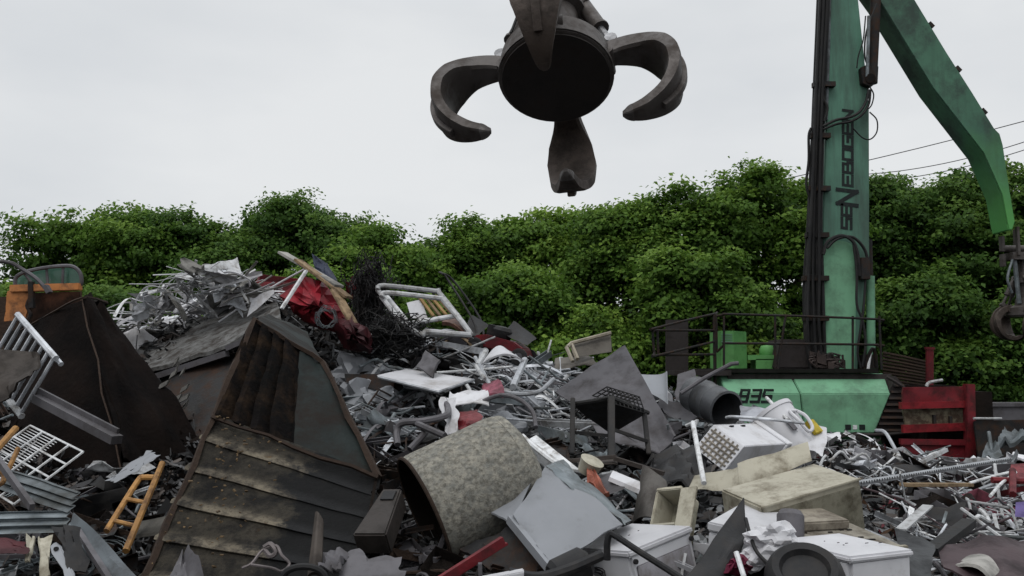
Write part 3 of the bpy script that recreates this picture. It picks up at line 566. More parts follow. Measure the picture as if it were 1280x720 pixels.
# boom
BY = YB + .75; BT = .85
bl = [(1036, 466), (1029, 330), (1028, 290), (1031, 200), (1038, 0), (1039, -60), (1045, -78), (1062, -78), (1070, -60), (1073, 0), (1082, 85), (1086.5, 135), (1087, 320), (1076, 400), (1072, 466)]
bm_ = MB(); bm_.prism([W(a, b, BY) for a, b in bl], (0, BT, 0))
sd = MB()   # weld-seam plate along the lower boom: brighter wear plate with a rounded head
arc = [(1034, 462), (1029.5, 320)] + [(1050.5 - 20.5 * math.cos(t), 318 - 17 * math.sin(t)) for t in [k * math.pi / 10 for k in range(0, 11)]] + [(1071, 340), (1068, 462)]
sd.prism([W(a, b, BY - .012) for a, b in arc], (0, 0.01, 0))
GL = {'S': [((1, 1), (0, 1)), ((0, 1), (0, .5)), ((0, .5), (1, .5)), ((1, .5), (1, 0)), ((1, 0), (0, 0))], 'E': [((1, 1), (0, 1)), ((0, 1), (0, 0)), ((0, 0), (1, 0)), ((0, .5), (.85, .5))], 'N': [((0, 0), (0, 1)), ((0, 1), (1, 0)), ((1, 0), (1, 1))],
      'B': [((0, 0), (0, 1)), ((0, 1), (.85, 1)), ((.85, 1), (.85, .5)), ((0, .5), (1, .5)), ((1, .5), (1, 0)), ((1, 0), (0, 0))], 'O': [((0, 0), (0, 1)), ((0, 1), (1, 1)), ((1, 1), (1, 0)), ((1, 0), (0, 0))], 'G': [((1, 1), (0, 1)), ((0, 1), (0, 0)), ((0, 0), (1, 0)), ((1, 0), (1, .5)), ((1, .5), (.5, .5))]}
lt = MB()
def glyph(ch, y0, y1, xb, xt, t, sl=.13):   # runs up the boom: y0 start, y1 end, xb foot of the letter, xt its head
    h = xb - xt
    for q, (a, b) in enumerate(GL[ch]):
        pa, pb = [W(xb - p[1] * h, y0 + (y1 - y0) * (p[0] * .80) - sl * h * p[1] + 0, BY - .006 - .0007 * q) for p in (a, b)]
        d = (pb - pa).normalized() * t * .48; lt.bar(pa - d, pb + d, t, .006, up=(0, 1, 0))
ys = 286
for ch in 'SE': glyph(ch, ys, ys - 15.5, 1064, 1052.5, .054); ys -= 16.2
glyph('N', 257, 235.5, 1071, 1047, .078)
ys = 232.5
for ch in 'EBOGEN': glyph(ch, ys, ys - 15.6, 1065.5, 1054, .052); ys -= 16.2
lug = MB(); lug.prism([W(a, b, BY - .14) for a, b in ((1076, 84), (1086, 80), (1093, 90), (1095, 104), (1088, 108), (1078, 104))], (0, 1.0, 0)); lug.tube([W(1088, 98, BY - .2), W(1088, 98, BY + 1.0)], .1, 12)
bk = []
for py, x0, x1 in ((106, 1016, 1040), (170, 1012, 1034), (236, 1010, 1034), (294, 1007, 1032), (348, 1003, 1032), (398, 1004, 1032)):
    q = MB(); q.bar(W(x0, py, BY - .06), W(x1 + 3, py, BY - .06), 0.10, 0.16, up=(0, 1, 0)); bk.append(part('hose_clamp', q, M_DARK))
parts.append(part('boom', bm_, M_BOOM, 0.02, kids=[part('wear_plate', sd, M_GREEN), part('lettering', lt, M_LETTER), part('cylinder_lug', lug, M_DARK, 0.01)] + bk))
rg = random.Random(9)
for k in range(11):
    f = k / 10; yo = BY - .02 - .1 * (k % 3) + 0.05
    q = []
    for py, xa, xb in ((-50, 1024, 1037), (0, 1023, 1036), (100, 1019, 1032), (200, 1013, 1028), (290, 1009, 1027), (350, 1006, 1028), (400, 1005, 1029), (440, 1007, 1031), (464, 1012, 1030)): q.append(W(lerp(xa, xb, f) + rg.uniform(-1, 1), py, yo + rg.uniform(-.03, .03)))
    t = MB(); t.tube(catmull(q, 4), 0.030, 6); parts.append(part('hose', t, M_RUBBER))
wp_ = MB(); wp_.tube([W(1038, -50, BY - .05), W(1036, 60, BY - .05), W(1033, 150, BY - .05)], .028, 6); parts.append(part('steel_pipe', wp_, M_GALV))
for pl, r_ in (([(1028, 158), (1045, 150), (1060, 147), (1073, 141), (1082, 128), (1086, 112)], .03), ([(1028, 162), (1046, 155), (1063, 152), (1078, 143), (1086, 130), (1088, 112)], .026),
               ([(1029, 318), (1034, 303), (1048, 295), (1060, 297), (1069, 307), (1074, 330), (1075, 345)], .034), ([(1034, 310), (1046, 299), (1064, 296), (1077, 306), (1084, 322), (1083, 345)], .03),
               ([(1067, 305), (1071, 340), (1071, 380), (1078, 400), (1082, 430), (1078, 458)], .026), ([(1082, 345), (1080, 380), (1076, 410), (1072, 440), (1076, 460)], .024),
               ([(1087, 140), (1096, 150), (1096, 165), (1088, 174), (1078, 172), (1066, 160)], .014), ([(1087, 108), (1092, 118), (1090, 130), (1086, 136)], .014), ([(1031, 100), (1028, 120), (1034, 135), (1030, 152)], .03),
               ([(1014, 160), (1011, 170), (1011, 200), (1008, 230), (1013, 250)], .028), ([(1082, 20), (1079, 50), (1073, 70), (1071, 85)], .014), ([(1096, 4), (1083, 40), (1081, 70), (1086, 84)], .018)):
    t = MB(); t.tube(catmull([W(a, b, BY - .10 - r_) for a, b in pl], 5), r_, 7); parts.append(part('hose', t, M_RUBBER))
jb = MB(); jb.box(W(1080, 336, BY - .1), (.09, 0, 0), (0, .09, 0), (0, 0, .22)); parts.append(part('valve_block', jb, M_DARK, .01))
lc = MB(); lc.tube([W(1089, 462, BY + .1), W(1088, 345, BY + .1)], .085, 14); lr_ = MB(); lr_.tube([W(1088, 346, BY + .1), W(1087, 300, BY + .2)], .05, 10)
parts.append(part('boom_cylinder', lc, M_GREEN, kids=[part('rod', lr_, M_DARK)]))
sc_ = MB(); sc_.tube([W(1090, 96, BY + .1), W(1096, -25, BY + .1)], .105, 14); sc_.tube([W(1089, 104, BY + .1), W(1090, 84, BY + .1)], .125, 14)
rd_ = MB(); rd_.tube([W(1086, 20, BY - .16), W(1084, 96, BY - .16)], .035, 8); parts.append(part('stick_cylinder', sc_, M_DARK, kids=[part('pipe', rd_, M_GALV)]))
# stick: square beam from above the frame down to the claw on the right
SY = BY + .05
s_out = [(1076, -70), (1112, -62), (1144, 0), (1184, 66), (1216, 116), (1243, 160), (1250, 167), (1254, 181), (1262, 235), (1269, 277), (1266, 287), (1261, 288), (1259, 280), (1252, 243), (1229, 191), (1166, 110), (1100, 2), (1066, -45)]
sm = MB(); sm.prism([W(a, b, SY) for a, b in s_out], (0, .62, 0))
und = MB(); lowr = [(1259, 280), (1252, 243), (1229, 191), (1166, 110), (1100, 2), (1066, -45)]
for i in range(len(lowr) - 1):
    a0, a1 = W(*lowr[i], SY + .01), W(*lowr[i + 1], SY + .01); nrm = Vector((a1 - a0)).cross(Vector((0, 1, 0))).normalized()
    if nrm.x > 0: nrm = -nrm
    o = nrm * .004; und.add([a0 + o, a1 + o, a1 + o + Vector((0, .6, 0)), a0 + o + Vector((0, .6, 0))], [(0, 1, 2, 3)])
lugs = []
for px, py in ((1163, 32), (1197, 87), (1229, 140)):
    lf = MB(); lf.box(W(px, py, SY + .15), (.025, 0, .025), (0, .06, 0), (.045, 0, -.05)); lugs.append(part('pipe_lug', lf, M_DARK))
M_STICK = mat('stick_green_paint', (0.070, 0.165, 0.108), (0.048, 0.112, 0.076), 0.45, 0, 0.9, (0.04, 0.058, 0.05), 0.42, 1.1, 0.05, rnd=0.02, chips=.8)
def lime_foot(m):   # blends a livelier lime green into the foot of the stick
    nt = m.node_tree; N = nt.nodes; b = N['Principled BSDF']; src = b.inputs['Base Color'].links[0].from_socket; tc = N.new('ShaderNodeTexCoord'); sx = N.new('ShaderNodeSeparateXYZ'); lk(nt, tc.outputs['Object'], sx.inputs[0])
    n = N.new('ShaderNodeTexNoise'); n.inputs['Scale'].default_value = 2; lk(nt, tc.outputs['Object'], n.inputs['Vector']); ad = N.new('ShaderNodeMath'); ad.operation = 'MULTIPLY_ADD'; ad.inputs[1].default_value = 1.2; lk(nt, n.outputs['Fac'], ad.inputs[0]); lk(nt, sx.outputs['Z'], ad.inputs[2])
    z1 = W(1240, 150).z + .6; mr = N.new('ShaderNodeMapRange'); mr.inputs['From Min'].default_value = z1; mr.inputs['From Max'].default_value = z1 - 1.9; mr.inputs['To Max'].default_value = .8; lk(nt, ad.outputs[0], mr.inputs['Value'])
    mx = N.new('ShaderNodeMix'); mx.data_type = 'RGBA'; lk(nt, mr.outputs[0], mx.inputs['Factor']); lk(nt, src, mx.inputs[6]); mx.inputs[7].default_value = (.10, .34, .085, 1); lk(nt, mx.outputs[2], b.inputs['Base Color'])
lime_foot(M_STICK)
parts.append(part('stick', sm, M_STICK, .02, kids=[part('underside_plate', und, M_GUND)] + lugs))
jn = MB(); jn.tube([W(1058, -58, BY - .15), W(1058, -58, BY + 1.35)], .16, 16); parts.append(part('boom_pivot', jn, M_DARK))
# claw of this machine
TIPX = W(1266, 290, SY + .5); hgr = MB(); hgr.box(TIPX + Vector((-.02, -.2, -.22)), (.03, 0, 0), (0, .04, 0), (0, 0, .3)); hgr.box(TIPX + Vector((.16, .2, -.22)), (.03, 0, 0), (0, .04, 0), (0, 0, .3)); hgr.box(TIPX + Vector((.06, 0, -.52)), (.2, 0, 0), (0, .2, 0), (0, 0, .08)); hgr.tube([TIPX + Vector((-.25, 0, -.35)), TIPX + Vector((.3, 0, -.35))], .07, 10); hgr.box(TIPX + Vector((-.24, 0, -.25)), (.035, 0, 0), (0, .06, 0), (0, 0, .16)); hgr.box(TIPX + Vector((-.24, 0, -.6)), (.04, 0, 0), (0, .06, 0), (0, 0, .13))
parts.append(part('claw_hanger', hgr, M_GRAP, .008))
G2 = Matrix.Translation(W(1283, 392, SY + .5)) @ Matrix.Rotation(R(12), 4, 'Z')
g2 = grapple_parts(G2, close=R(33), n=5, phase=R(20), mats=(M_GRAP, M_GRAPD, [M_GRAPB]), scale=0.72)
flat = []
def merge(plist):
    for p in plist: flat.append(p); merge(p['kids'])
gk = []
for p in g2:
    mb = MB()
    def acc(q):
        mb.add(q['mb'].v, q['mb'].f)
        for k in q['kids']: acc(k)
    acc(p); gk.append(part(p['name'], mb, p['m']))
core2 = gk[0]; parts.append(part('claw_grapple', core2['mb'], core2['m'], kids=gk[1:]))
lk_ = MB()
for dx in (-.17, .17): lk_.tube([TIPX + Vector((dx * .6 + .05, -.1, -.6)), W(1283, 392, SY + .5) + Vector((dx * 1.3, -.15, .2))], .045, 8)
lk_.tube(catmull([TIPX + Vector((-.15, -.2, -.6)), TIPX + Vector((-.3, -.25, -1.0)), TIPX + Vector((-.22, -.25, -1.3))], 5), .025, 6)
parts.append(part('link_rod', lk_, M_GALV))
# undercarriage: centre frame and two crawler tracks, mostly behind the heap
uc = MB(); uc.box(((xl + xrb) / 2 + .3, YB + 1.8, 1.0), (1.2, 0, 0), (0, 1.5, 0), (0, 0, .3)); uc.lathe([(.9, 0), (.9, .4)], ((xl + xrb) / 2 + .3, YB + 1.8, 1.25), (0, 0, 1), 28); parts.append(part('undercarriage', uc, M_BRACK))
for s in (-1, 1):
    tk_ = MB(); cxk = (xl + xrb) / 2 + .3 + s * 1.35
    prof = [(cxk, YB - .3 + .45 * math.cos(t), .47 + .45 * math.sin(t)) for t in [math.pi / 2 + k * math.pi / 8 for k in range(9)]] + [(cxk, YB + 3.9 + .45 * math.cos(t), .47 + .45 * math.sin(t)) for t in [-math.pi / 2 + k * math.pi / 8 for k in range(9)]]
    tk_.prism(prof, (.5, 0, 0)); parts.append(part('crawler_track', tk_, M_DARK))
thing('material_handler', 'green scrap handling crane with upright boom and railed deck behind the heap', 'crane', parts)

# ------------------------------------------------------------------ red skip, rusty bars, post, low wall, spoil
YS = 16.4; ps = []
q = MB(); q.patch(W(1127, 484, YS), W(1208, 483, YS), W(1208, 506, YS), W(1127, 508, YS), 10, 4, .06, dent(.04, 4, 3)); ps.append(part('upper_side', q, M_RED))
q = MB(); q.patch(W(1127, 512, YS + .05), W(1208, 509, YS + .05), W(1208, 531, YS + .05), W(1130, 534, YS + .05), 10, 4, .06, dent(.03, 4, 5)); ps.append(part('cream_band', q, mat('stained_cream_paint', (0.17, 0.15, 0.10), (0.12, 0.10, 0.075), 0.7, 0, 4, (0.05, 0.035, 0.025), 0.55, 5, rnd=0)))
q = MB(); q.bar(W(1125, 507, YS - .05), W(1212, 505, YS - .05), .12, .12); q.bar(W(1128, 536, YS - .05), W(1212, 533, YS - .05), .10, .14); ps.append(part('side_rail', q, mat('bright_red_rail_paint', (0.22, 0.014, 0.02), (0.13, 0.012, 0.015), 0.45, 0, 4)))
q = MB(); q.bar(W(1211, 480, YS - .1), W(1213, 600, YS - .1), .16, .16, up=(0, 1, 0)); ps.append(part('corner_post', q, M_RED, .01))
q = MB(); q.bar(W(1125, 552, YS - .05), W(1212, 553, YS - .05), .1, .1); q.box(W(1170, 570, YS), (.62, 0, 0), (0, .05, 0), (0, 0, .2)); ps.append(part('base_rail', q, M_RED))
q = MB(); q.box(W(1168, 520, YS + 1.2), (.62, 0, 0), (0, 1.0, 0), (0, 0, .5)); q.box(W(1168, 560, YS + 1.2), (.6, 0, 0), (0, .9, 0), (0, 0, .35)); ps.append(part('inner_box', q, M_RUST))
q = MB()
for px, h_ in ((1168, 12), (1188, 8)): q.box(W(px, 527, YS - .04), (.025, 0, 0), (0, .03, 0), (0, 0, .05 + h_ * .006))
ps.append(part('latch', q, M_DARK)); q = MB(); q.tube(catmull([W(1158, 483, YS), W(1162, 478, YS), W(1178, 475, YS)], 3), .03, 6); ps.append(part('handle', q, M_WTUBE))
thing('scrap_skip', 'battered red skip with cream band standing right of the green machine', 'skip', ps)
for k in range(9):
    q = MB(); q.tube([P(1104, 441 + k * 4.2, 20.5), P(1130, 446 + k * 4, 20.2), P(1164, 454 + k * 3.6, 20)], .035, 6); one('rusty_bar', 'thin rusty brown bar in the stack behind the railed deck', 'steel bar', q, M_RUSTB, group='rusty bars stacked right of the boom')
q = MB(); q.box(P(1138, 525, 20.6), (.62, 0, 0), (0, .8, 0), (0, 0, .75)); q.box(P(1138, 484, 20.6), (.66, 0, 0), (0, .85, 0), (0, 0, .06)); one('rusty_crate', 'dark rusty steel crate under the stacked bars', 'crate', q, M_RUST, .02)
q = MB(); q.tube([P(1162, 540, 20), P(1162, 437, 20)], .085, 10); q.tube([P(1162, 437, 20), P(1162, 434, 20)], .11, 10); one('red_post', 'faded red steel post standing behind the red skip', 'post', q, M_RED)
q = MB(); q.box(P(1262, 540, 19), (1.0, 0, 0), (0, .25, 0), (0, 0, .55)); q.box(P(1262, 540, 19) + Vector((0, 0, .58)), (1.05, 0, 0), (0, .3, 0), (0, 0, .04)); lw = q
one('low_wall', 'low grimy wall under the trees at the right', 'wall', lw, M_GREY, .01)
YT = 15.6; ps = []
q = MB(); q.hexa([W(1222, 575, YT), W(1300, 575, YT), W(1300, 575, YT + 1.2), W(1222, 575, YT + 1.2), W(1216, 526, YT), W(1300, 524, YT), W(1300, 524, YT + 1.2), W(1216, 526, YT + 1.2)]); ps.append(part('hull', q, M_DARK, .02)); q = MB(); q.tube([W(1217, 523, YT - .03), W(1252, 523, YT - .03)], .022, 6); ps.append(part('rim_rod', q, M_WTUBE))
thing('dark_container', 'dark open container beside the red corner post', 'container', ps)

# ------------------------------------------------------------------ orange machine on the far left
YO = 13.5; ps = []
q = MB(); q.patch(P(12, 364, YO), P(42, 363, YO), P(34, 400, YO), P(8, 402, YO), 6, 6, .06, dent(.02, 4, 1)); ps.append(part('cab_side', q, M_ORANGE))
q = MB(); q.patch(P(43, 366, YO + .25), P(100, 364, YO + .1), P(100, 470, YO + .1), P(36, 470, YO + .25), 8, 6, .06, dent(.03, 5, 2)); ps.append(part('cab_front', q, mat('rust_streaked_orange', (0.12, 0.05, 0.028), (0.05, 0.028, 0.02), 0.75, 0, 3, (0.03, 0.02, 0.016), 0.5, 4)))
q = MB(); q.bar(P(14, 361, YO - .05), P(101, 358.5, YO - .05), .11, .12, up=(0, 1, 0)); ps.append(part('sill_beam', q, M_ORANGE, .01))
q = MB(); q.box(P(54, 440, YO + 1.1), (.5, 0, 0), (0, .8, 0), (0, 0, .85)); q.box(P(54, 520, YO + 1.1), (.75, 0, 0), (0, 1, 0), (0, 0, .6)); ps.append(part('cab_body', q, M_RUSTB, .03))
arc_ = [(19, 358), (20, 347), (32, 340), (55, 335), (78, 332.5), (92, 333.5), (100, 341), (102, 352), (100, 357)]
q = MB(); q.tube(catmull([P(a, b, YO - .02) for a, b in arc_], 4), .03, 7); q.tube([P(43, 358, YO), P(30, 341, YO)], .022, 6); q.tube([P(60, 358, YO), P(58, 335, YO)], .02, 6); q.tube([P(78, 358, YO), P(79, 333, YO)], .02, 6); ps.append(part('roof_bar', q, M_GREY))
q = MB(); q.prism([P(a, b, YO + .08) for a, b in arc_], (0, .03, 0)); ps.append(part('windscreen', q, M_GLASS))
q = MB(); q.tube(catmull([P(-20, 330, YO - .3), P(0, 327, YO - .3), P(15, 329, YO - .3), P(25, 335, YO - .3), P(45, 348, YO - .3), P(60, 364, YO - .3)], 4), .03, 7); q.bar(P(57, 357, YO - .32), P(62, 366, YO - .32), .1, .06); ps.append(part('roll_bar', q, M_GREY))
q = MB(); q.bar(P(39, 352, YO - .1), P(40, 385, YO - .1), .07, .07); q.tube(catmull([P(38, 372, YO - .1), P(34, 382, YO - .1), P(38, 392, YO - .1), P(34, 402, YO - .1)], 4), .03, 6); ps.append(part('hinge_post', q, M_DARK))
thing('orange_loader', 'old orange loader with curved green windscreen standing behind the heap at the left', 'loader', ps)
# ------------------------------------------------------------------ the pieces one can tell apart, placed where they lie on the heap
def QY(px, py, l=0.0): return Q(px, py, l).y
def panel(name, label, cat, cs, m, th=.012, fn=None, nu=10, nv=10, **k):
    q = MB(); q.patch(*cs, nu, nv, th, fn); return one(name, label, cat, q, m, **k)
def ribs(n, amp, along='u', sharp=True):
    def f(u, v):
        t = (u if along == 'u' else v) * n; s = math.sin(2 * math.pi * t)
        return amp * (max(-.6, min(.6, s * 1.6)) / .6 if sharp else s)
    return f
def add2(*fs): return lambda u, v: sum(f(u, v) for f in fs)
def loop(pts, r, n=6, k=4): return catmull(list(pts), k), r, n

# --- big dark rusty box, left
a, b = P(98, 372, 8.1), P(-35, 432, 8.6); ps = []
c0, c1 = P(20, 420, 8.9), P(104, 373, 8.2); d0, d1 = P(160, 600, 7.0), P(20, 600, 7.4)
q = MB(); q.patch(P(14, 418, 8.8), c1, P(152, 585, 7.1), P(10, 600, 7.3), 20, 16, .02, dent(.10, 3, 3)); ps.append(part('left_side', q, M_RUSTP))
r0, r1, r2 = P(206, 460, 8.9), P(262, 560, 8.3), P(160, 372, 9.6)
q = MB(); q.patch(c1, P(133, 378, 8.9), P(272, 585, 8.0), P(152, 585, 7.08), 20, 20, .02, dent(.12, 3.4, 9)); ps.append(part('right_side', q, M_RUSTP))
q = MB(); q.tube(catmull([P(16, 419, 8.75), P(60, 394, 8.45), P(104, 372, 8.15), P(134, 378, 8.85)], 4), .012, 4); ps.append(part('torn_rim', q, M_RUSTB))
q = MB(); q.tube([c1 + (Vector((random.uniform(-.03, .03), 0, 0))) + (P(152, 585, 7.05) - c1) * t for t in (0, .2, .4, .6, .8, 1)], .008, 4); ps.append(part('corner_seam', q, M_RUSTB))
q = MB(); q.patch(P(14, 418, 9.2), P(104, 373, 8.6), P(133, 378, 9.0), P(60, 400, 9.9), 6, 6, .02, dent(.05, 3, 1)); ps.append(part('inner_wall', q, M_RUST))
thing('rusty_box', 'large dark rusty steel box with a torn ridge at the left of the heap', 'steel box', ps)
q = MB(); rg = random.Random(5)
for k in range(14):
    p = P(218 + rg.uniform(-14, 14), 480 + rg.uniform(-28, 34), 8.35 - .02); q.box(p, (.03 * rg.random() + .01, 0, .02), (0, .02, 0), (0.01, 0, .025))
one('plaster_flakes', 'pale flakes stuck on the right side of the dark rusty box', 'debris', q, M_STONE)['kind'] = 'stuff'

# --- pale truck bed slab with bright shards on top
cs = [P(184, 470, 9.3), P(352, 408, 9.0), P(345, 372, 11.0), P(170, 425, 11.2)]
ps = []; q = MB(); q.patch(*cs, 18, 8, .04, dent(.07, 4, 21)); ps.append(part('bed_sheet', q, mat('chalky_grey_sheet', (0.19, 0.19, 0.185), (0.12, 0.12, 0.117), 0.7, 0.1, 5, (0.045, 0.038, 0.033), 0.5, 6, 0.4)))
q = MB(); q.bar(P(186, 474, 9.25), P(284, 442, 9.1), .09, .06); q.bar(P(284, 436, 9.1), P(352, 407, 8.95), .07, .05); ps.append(part('front_lip', q, M_GREY))
q = MB(); q.patch(P(188, 476, 9.4), P(350, 420, 9.2), P(330, 560, 8.0), P(215, 580, 8.0), 8, 8, .03, dent(.08, 3, 4)); ps.append(part('dark_underside', q, M_DARK))
thing('truck_bed', 'chalky grey bent truck bed under the bright shards at the upper left', 'truck bed', ps)

# --- tipped rubbish skip with ribbed rusty walls
ps = []
A0, A1 = P(270, 520, 6.15), P(474, 596, 6.0); B0, B1 = P(318, 398, 7.0), P(404, 454, 7.0); Cc0, Cc1 = P(176, 735, 5.05), P(432, 760, 4.85)
lm_ = lambda t: lerp(A0, A1, t)
mid0, mid1 = lerp(A0, A1, .46), lerp(B0, B1, .66)
def rb(n, amp, ax_): 
    base_ = ribs(n, amp, ax_); d_ = dent(.025, 5, 2); return lambda u, v: base_(u, v) + d_(u, v)
q = MB(); q.patch(A0, mid0, mid1, B0, 48, 14, .02, rb(4, .045, 'u')); ps.append(part('ribbed_end_wall', q, mat('brown_rusted_rib_steel', (0.005, 0.004, 0.004), (0.030, 0.018, 0.010), 0.9, 0, 4, (0.004, 0.004, 0.004), 0.5, 3, 0.8, 22, rnd=0, spec=0.06, lo=0.45, hi=0.7)))
q = MB(); q.patch(mid0 + Vector((0, .06, 0)), A1 + Vector((0, .06, 0)), B1, mid1, 12, 14, .02, dent(.02, 4, 6)); ps.append(part('flat_side_panel', q, M_TEAL))
def ridge(n, amp):
    def f(u, v):
        t = (v * n + .2) % 1; k = max(0, min(1, (t - .34) / .09)) * max(0, min(1, (.66 - t) / .09)); return amp * k
    return f
def floormat():
    m = bpy.data.materials.new('half_dirty_half_black_floor'); m.use_nodes = True; nt = m.node_tree; N = nt.nodes; b = N['Principled BSDF']; tc = N.new('ShaderNodeTexCoord'); sx = N.new('ShaderNodeSeparateXYZ'); lk(nt, tc.outputs['Generated'], sx.inputs[0])
    def nz(s, d=8, r=.65): n = N.new('ShaderNodeTexNoise'); n.inputs['Scale'].default_value = s; n.inputs['Detail'].default_value = d; n.inputs['Roughness'].default_value = r; lk(nt, tc.outputs['Object'], n.inputs['Vector']); return n.outputs['Fac']
    def ramp(src, st): r = N.new('ShaderNodeValToRGB'); e = r.color_ramp.elements; e[0].position, e[1].position = st[0][0], st[-1][0]; e[0].color, e[1].color = (*st[0][1], 1), (*st[-1][1], 1); [setattr(e.new(p), 'color', (*c, 1)) for p, c in st[1:-1]]; lk(nt, src, r.inputs[0]); return r.outputs['Color']
    dirt = ramp(nz(5, 12, .75), [(.33, (.005, .004, .004)), (.41, (.016, .014, .011)), (.49, (.048, .041, .031)), (.57, (.092, .079, .058)), (.63, (.040, .032, .023)), (.70, (.110, .066, .024))])
    blk = ramp(nz(4), [(.3, (.003, .0033, .0036)), (.7, (.009, .009, .0095))])
    ad = N.new('ShaderNodeMath'); ad.operation = 'MULTIPLY_ADD'; ad.inputs[1].default_value = .9; lk(nt, nz(3.2, 10, .7), ad.inputs[0]); sb = N.new('ShaderNodeMath'); sb.operation = 'ADD'; sb.inputs[1].default_value = -.45; lk(nt, sx.outputs['X'], sb.inputs[0]); lk(nt, sb.outputs[0], ad.inputs[2])
    mr = N.new('ShaderNodeMapRange'); mr.inputs['From Min'].default_value = .50; mr.inputs['From Max'].default_value = .58; lk(nt, ad.outputs[0], mr.inputs['Value'])
    mx = N.new('ShaderNodeMix'); mx.data_type = 'RGBA'; lk(nt, mr.outputs[0], mx.inputs['Factor']); lk(nt, dirt, mx.inputs[6]); lk(nt, blk, mx.inputs[7]); at = N.new('ShaderNodeAttribute'); at.attribute_name = 'ridge_shade'; w1 = N.new('ShaderNodeMapRange'); w1.inputs['To Min'].default_value = .35; w1.inputs['To Max'].default_value = 1.7; lk(nt, at.outputs['Fac'], w1.inputs['Value']); vs_ = N.new('ShaderNodeVectorMath'); vs_.operation = 'SCALE'; lk(nt, mx.outputs[2], vs_.inputs[0]); lk(nt, w1.outputs[0], vs_.inputs['Scale']); lk(nt, vs_.outputs[0], b.inputs['Base Color'])
    b.inputs['Roughness'].default_value = .7; b.inputs['Specular IOR Level'].default_value = .15
    bp = N.new('ShaderNodeBump'); bp.inputs['Strength'].default_value = .9; bp.inputs['Distance'].default_value = .02; lk(nt, nz(14, 8, .7), bp.inputs['Height']); lk(nt, bp.outputs['Normal'], b.inputs['Normal']); return m
q = MB(); q.patch(Cc0, Cc1, A1, A0, 30, 100, .02, add2(ridge(5, .055), dent(.02, 4, 8))); ps.append(part('ribbed_floor', q, floormat())); RG = ridge(5, 1)
def jt(pts, r, sd):
    rg = random.Random(sd); o = MB(); pp = []
    for i in range(len(pts) - 1):
        for k in range(6): pp.append(lerp(pts[i], pts[i + 1], k / 6) + Vector([rg.uniform(-.012, .012) for _ in range(3)]))
    pp.append(pts[-1]); o.tube(pp, [r * rg.uniform(.8, 1.2) for _ in pp], 4); return o
dv = Vector((0, -.03, 0))
ps.append(part('rim', jt([Cc0 + dv, A0 + dv, B0 + dv, B1 + dv, A1 + dv], .022, 3), M_RUSTB)); ps.append(part('corner_seam', jt([A0 + dv * 2, A1 + dv * 2], .014, 4), M_RUSTB))
q = MB(); q.patch(B0, B1, P(385, 415, 8.6), P(338, 392, 8.6), 6, 6, .02, dent(.03, 3, 5)); ps.append(part('back_plate', q, M_TEAL))
q = MB(); q.patch(A1, Cc1, Cc1 + Vector((-.3, 1.5, -.3)), A1 + Vector((-.4, 1.6, -.5)), 8, 8, .02, dent(.04, 3, 7)); ps.append(part('side_wall', q, M_RUST))
q = MB(); q.patch(A0, B0, B0 + Vector((-.3, 1.6, -.8)), A0 + Vector((-.4, 1.6, -.5)), 8, 8, .02, dent(.04, 3, 8)); ps.append(part('side_wall', q, M_RUST))
q = MB(); q.patch(A0, Cc0, Cc0 + Vector((-.2, 1.5, -.4)), A0 + Vector((-.4, 1.6, -.5)), 8, 8, .02, dent(.04, 3, 8)); ps.append(part('side_wall', q, M_RUST))
q = MB(); q.patch(A1, B1, B1 + Vector((-.5, 1.2, -.9)), A1 + Vector((-.4, 1.6, -.5)), 8, 8, .02, dent(.04, 3, 8)); ps.append(part('side_wall', q, M_RUST))
q = MB(); rg = random.Random(8)
for k in range(110):
    u, v = rg.uniform(.0, .3) + rg.random() ** 2 * .22, rg.random(); p = lerp(lerp(Cc0, Cc1, u), lerp(A0, A1, u), v) + Vector((rg.uniform(-.02, .02), -.06, .03)); s = rg.uniform(.003, .010)
    a_ = Vector([rg.gauss(0, 1) for _ in range(3)]).normalized(); b_, c_ = perp(a_); q.box(p, a_ * s, b_ * s * rg.uniform(.5, 1.6), c_ * s * .4)
fl = part('rust_flakes', q, mat('ochre_rust_flakes', (0.12, 0.08, 0.04), (0.055, 0.042, 0.03), 0.9, 0, 8)); ps.append(fl)
thing('rubbish_skip', 'rusty tipped skip with ribbed floor towards the camera and ribbed upper wall', 'skip', ps)
bpy.data.objects['rust_flakes']['kind'] = 'stuff'
me_ = bpy.data.objects['ribbed_floor'].data; at_ = me_.attributes.new('ridge_shade', 'FLOAT', 'POINT')   # ridges painted paler as if lit from above, troughs darker with shade and grime
for i_ in range(len(me_.vertices)): at_.data[i_].value = RG(0, ((i_ % (31 * 101)) // 31) / 100)

# --- mottled tank
T0, T1 = P(533, 640, 5.84), P(641, 586, 6.05); axd = (T1 - T0).normalized(); ln = (T1 - T0).length; rT = .385
q = MB(); q.lathe([(rT * .97, -.02), (rT, .03), (rT, ln * .3), (rT * 1.005, ln * .6), (rT, ln - .05), (rT * .985, ln - .01)], T0, axd, 48, False, False, .006, 2)
ps = [part('shell', q, M_TANK)]
q = MB(); q.lathe([(rT * .96, -.02), (rT * .955, .3), (rT * .95, ln * .9), (.02, ln * .92)], T0, axd, 48, False, False); ps.append(part('dark_inside', q, M_RUST))
q = MB(); q.lathe([(rT * .985, ln - .01), (rT * .95, ln + .05), (rT * .7, ln + .10), (.02, ln + .12)], T0, axd, 48, False, True); ps.append(part('dished_end', q, M_TANK))
q = MB(); x_, y_ = perp(axd); q.tube([T0 + axd * -.015 + (x_ * math.cos(t) + y_ * math.sin(t)) * rT * .99 for t in [k * math.pi / 24 for k in range(48)]], .012, 6, closed=True); ps.append(part('open_rim', q, M_RUSTB))
thing('storage_tank', 'mottled grey green cylindrical tank lying open end to the left', 'tank', ps)

